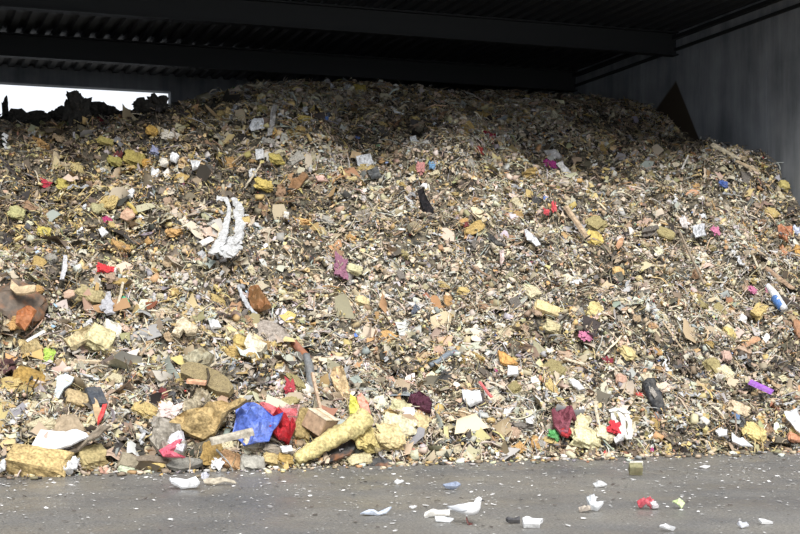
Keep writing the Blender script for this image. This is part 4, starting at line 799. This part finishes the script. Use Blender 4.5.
def unit(kind, seed):
    R_ = random.Random(seed)
    if kind in ('foam_chunk', 'rubble_stone'): return g_chunk(1, R_.uniform(.5, .9), R_.uniform(.3, .55), .16, seed, 4, R_.uniform(.15, .5))
    if kind == 'wood_stick': return g_tube([(-.5, 0, 0), (-.17, R_.uniform(-.02, .02), 0), (.17, 0, R_.uniform(-.02, .03)), (.5, 0, 0)], [.035, .04, .037, .03], 4, R_.uniform(.3, 1), seed, .05)
    if kind == 'plastic_film':
        a = [(-.5+i*.125, R_.uniform(-.12, .12), R_.uniform(-.05, .1)) for i in range(9)]
        return g_tube(a, [R_.uniform(.03, .13) for _ in a], 7, .5, seed, .45)
    n = R_.randint(5, 8); pts = [(math.cos(2*math.pi*i/n)*R_.uniform(.3, .55), math.sin(2*math.pi*i/n)*R_.uniform(.2, .45)) for i in range(n)]
    v, f = g_outline(pts, .04, {'cardboard_scrap': .22, 'paper_scrap': .4, 'cloth_rag': .6}[kind], 1.0, -1.0, (0, 0), seed, 0, 1)
    return v, f
COLW = {}
placed = []
NEAR = [('white', 'small'), ]
items = []
for kind, (mat, cat, noun, group, count, (lo, hi), cols) in KINDS.items():
    meshes = []
    for k in range(9):
        v, f = unit(kind, 100+k*17+len(kind)); me = bpy.data.meshes.new(kind); me.from_pydata([tuple(p) for p in v], [], f); me.materials.append(M[mat]); me.update(); meshes.append(me)
    done = 0; tries = 0
    while done < count and tries < count*30:
        tries += 1
        X = random.uniform(.2, WX-.3); Y = 16.9+9.5*random.random()**1.25
        z = float(height(X, Y)); px, py, D = topix((X, Y, z))
        if not (4 < px < 796 and 60 < py < 462): continue
        d = Vector((X, Y, z))-Vector((0, 0, CAMZ))
        t = np.linspace(.7, .985, 40)
        if np.any(height(d.x*t, d.y*t) > CAMZ+d.z*t+.02): continue
        if any(abs(px-l[1]) < 11 and abs(py-l[2]) < 9 for l in LAND): continue
        size = lo*(hi/lo)**(random.random()**1.6)
        if any((px-a)**2+((py-b)*1.3)**2 < 12**2 for a, b in placed[-900:]) and random.random() < .85: continue
        placed.append((px, py)); done += 1
        ci = min(int(random.random()**1.3*len(cols)), len(cols)-1); c, cn = cols[ci]
        o = bpy.data.objects.new(kind, random.choice(meshes)); COL.objects.link(o)
        e = .15; nv = Vector((-(float(height(X+e, Y))-float(height(X-e, Y)))/(2*e), -(float(height(X, Y+e))-float(height(X, Y-e)))/(2*e), 1)).normalized()
        nv = (nv+Vector([random.gauss(0, .25) for _ in range(3)])).normalized()
        o.location = Vector((X, Y, z))+nv*(.035+size*.08)
        o.rotation_euler = (nv.to_track_quat('Z', 'Y') @ Matrix.Rotation(random.uniform(0, 6.28), 3, 'Z').to_quaternion()).to_euler()
        o.scale = (size,)*3
        g = random.uniform(.85, 1.12); o.color = (min(c[0]*g, .92), min(c[1]*g, .92), min(c[2]*g, .92), 1)
        o['category'] = cat; o['group'] = group
        items.append((o, px, py, size*FPX/D, cn, noun))
# tell each one apart by colour, size and the nearest landmark
DIRS = ['right of', 'above and right of', 'above', 'above and left of', 'left of', 'below and left of', 'below', 'below and right of']
byl = {}
for it in items:
    o, px, py, sz, cn, noun = it
    l = min(LAND, key=lambda l: (l[1]-px)**2+(l[2]-py)**2); dist = math.hypot(l[1]-px, l[2]-py)
    a = int(round(math.atan2(l[2]-py, px-l[1])/(math.pi/4))) % 8
    key = (cn, noun, DIRS[a], l[0])
    byl.setdefault(key, []).append((dist, o))
ORD = ['nearest', 'second', 'third', 'fourth', 'fifth', 'sixth', 'seventh', 'eighth', 'ninth']
for (cn, noun, dr, sh), L in byl.items():
    L.sort(key=lambda q: q[0])
    for i, (dist, o) in enumerate(L):
        s = '%s %s %s%s the %s' % (cn, noun, 'just ' if dist < 22 and i == 0 else '', dr, sh)
        if len(L) > 1: s += ', %s%s of %s' % (ORD[i], '' if i == 0 else ' nearest', {2: 'two', 3: 'three', 4: 'four', 5: 'five'}.get(len(L), 'several'))
        w = s.split()
        if len(w) > 16: s = ' '.join(s.replace(' and ', ' ').split()[:16])
        o['label'] = s

w = bpy.data.worlds.new('overcast_sky'); scene.world = w; w.use_nodes = True
nt = w.node_tree; bg = nt.nodes['Background']
tc = N(nt, 'ShaderNodeTexCoord'); sx = N(nt, 'ShaderNodeSeparateXYZ'); nt.links.new(tc.outputs['Generated'], sx.inputs[0])
cr = N(nt, 'ShaderNodeValToRGB'); e = cr.color_ramp.elements
e[0].position = 0; e[0].color = (.80, .85, .92, 1); e[1].position = 1; e[1].color = (1, 1, 1, 1)
nt.links.new(sx.outputs['Z'], cr.inputs['Fac']); nt.links.new(cr.outputs['Color'], bg.inputs['Color'])
bg.inputs['Strength'].default_value = .92
sd = bpy.data.lights.new('veiled_sun', 'SUN'); so = bpy.data.objects.new('veiled_sun', sd); COL.objects.link(so)
sd.energy = 3.6; sd.angle = math.radians(26); sd.color = (1, .975, .93)
az = math.radians(-12); el = math.radians(40)
dirv = Vector((math.sin(az)*-1*math.cos(el), math.cos(az)*math.cos(el), -math.sin(el)))
so.rotation_euler = dirv.to_track_quat('-Z', 'Y').to_euler()
vs = scene.view_settings; vs.view_transform = 'Standard'; vs.look = 'None'; vs.gamma = 1; vs.use_curve_mapping = False; vs.exposure = 0.46
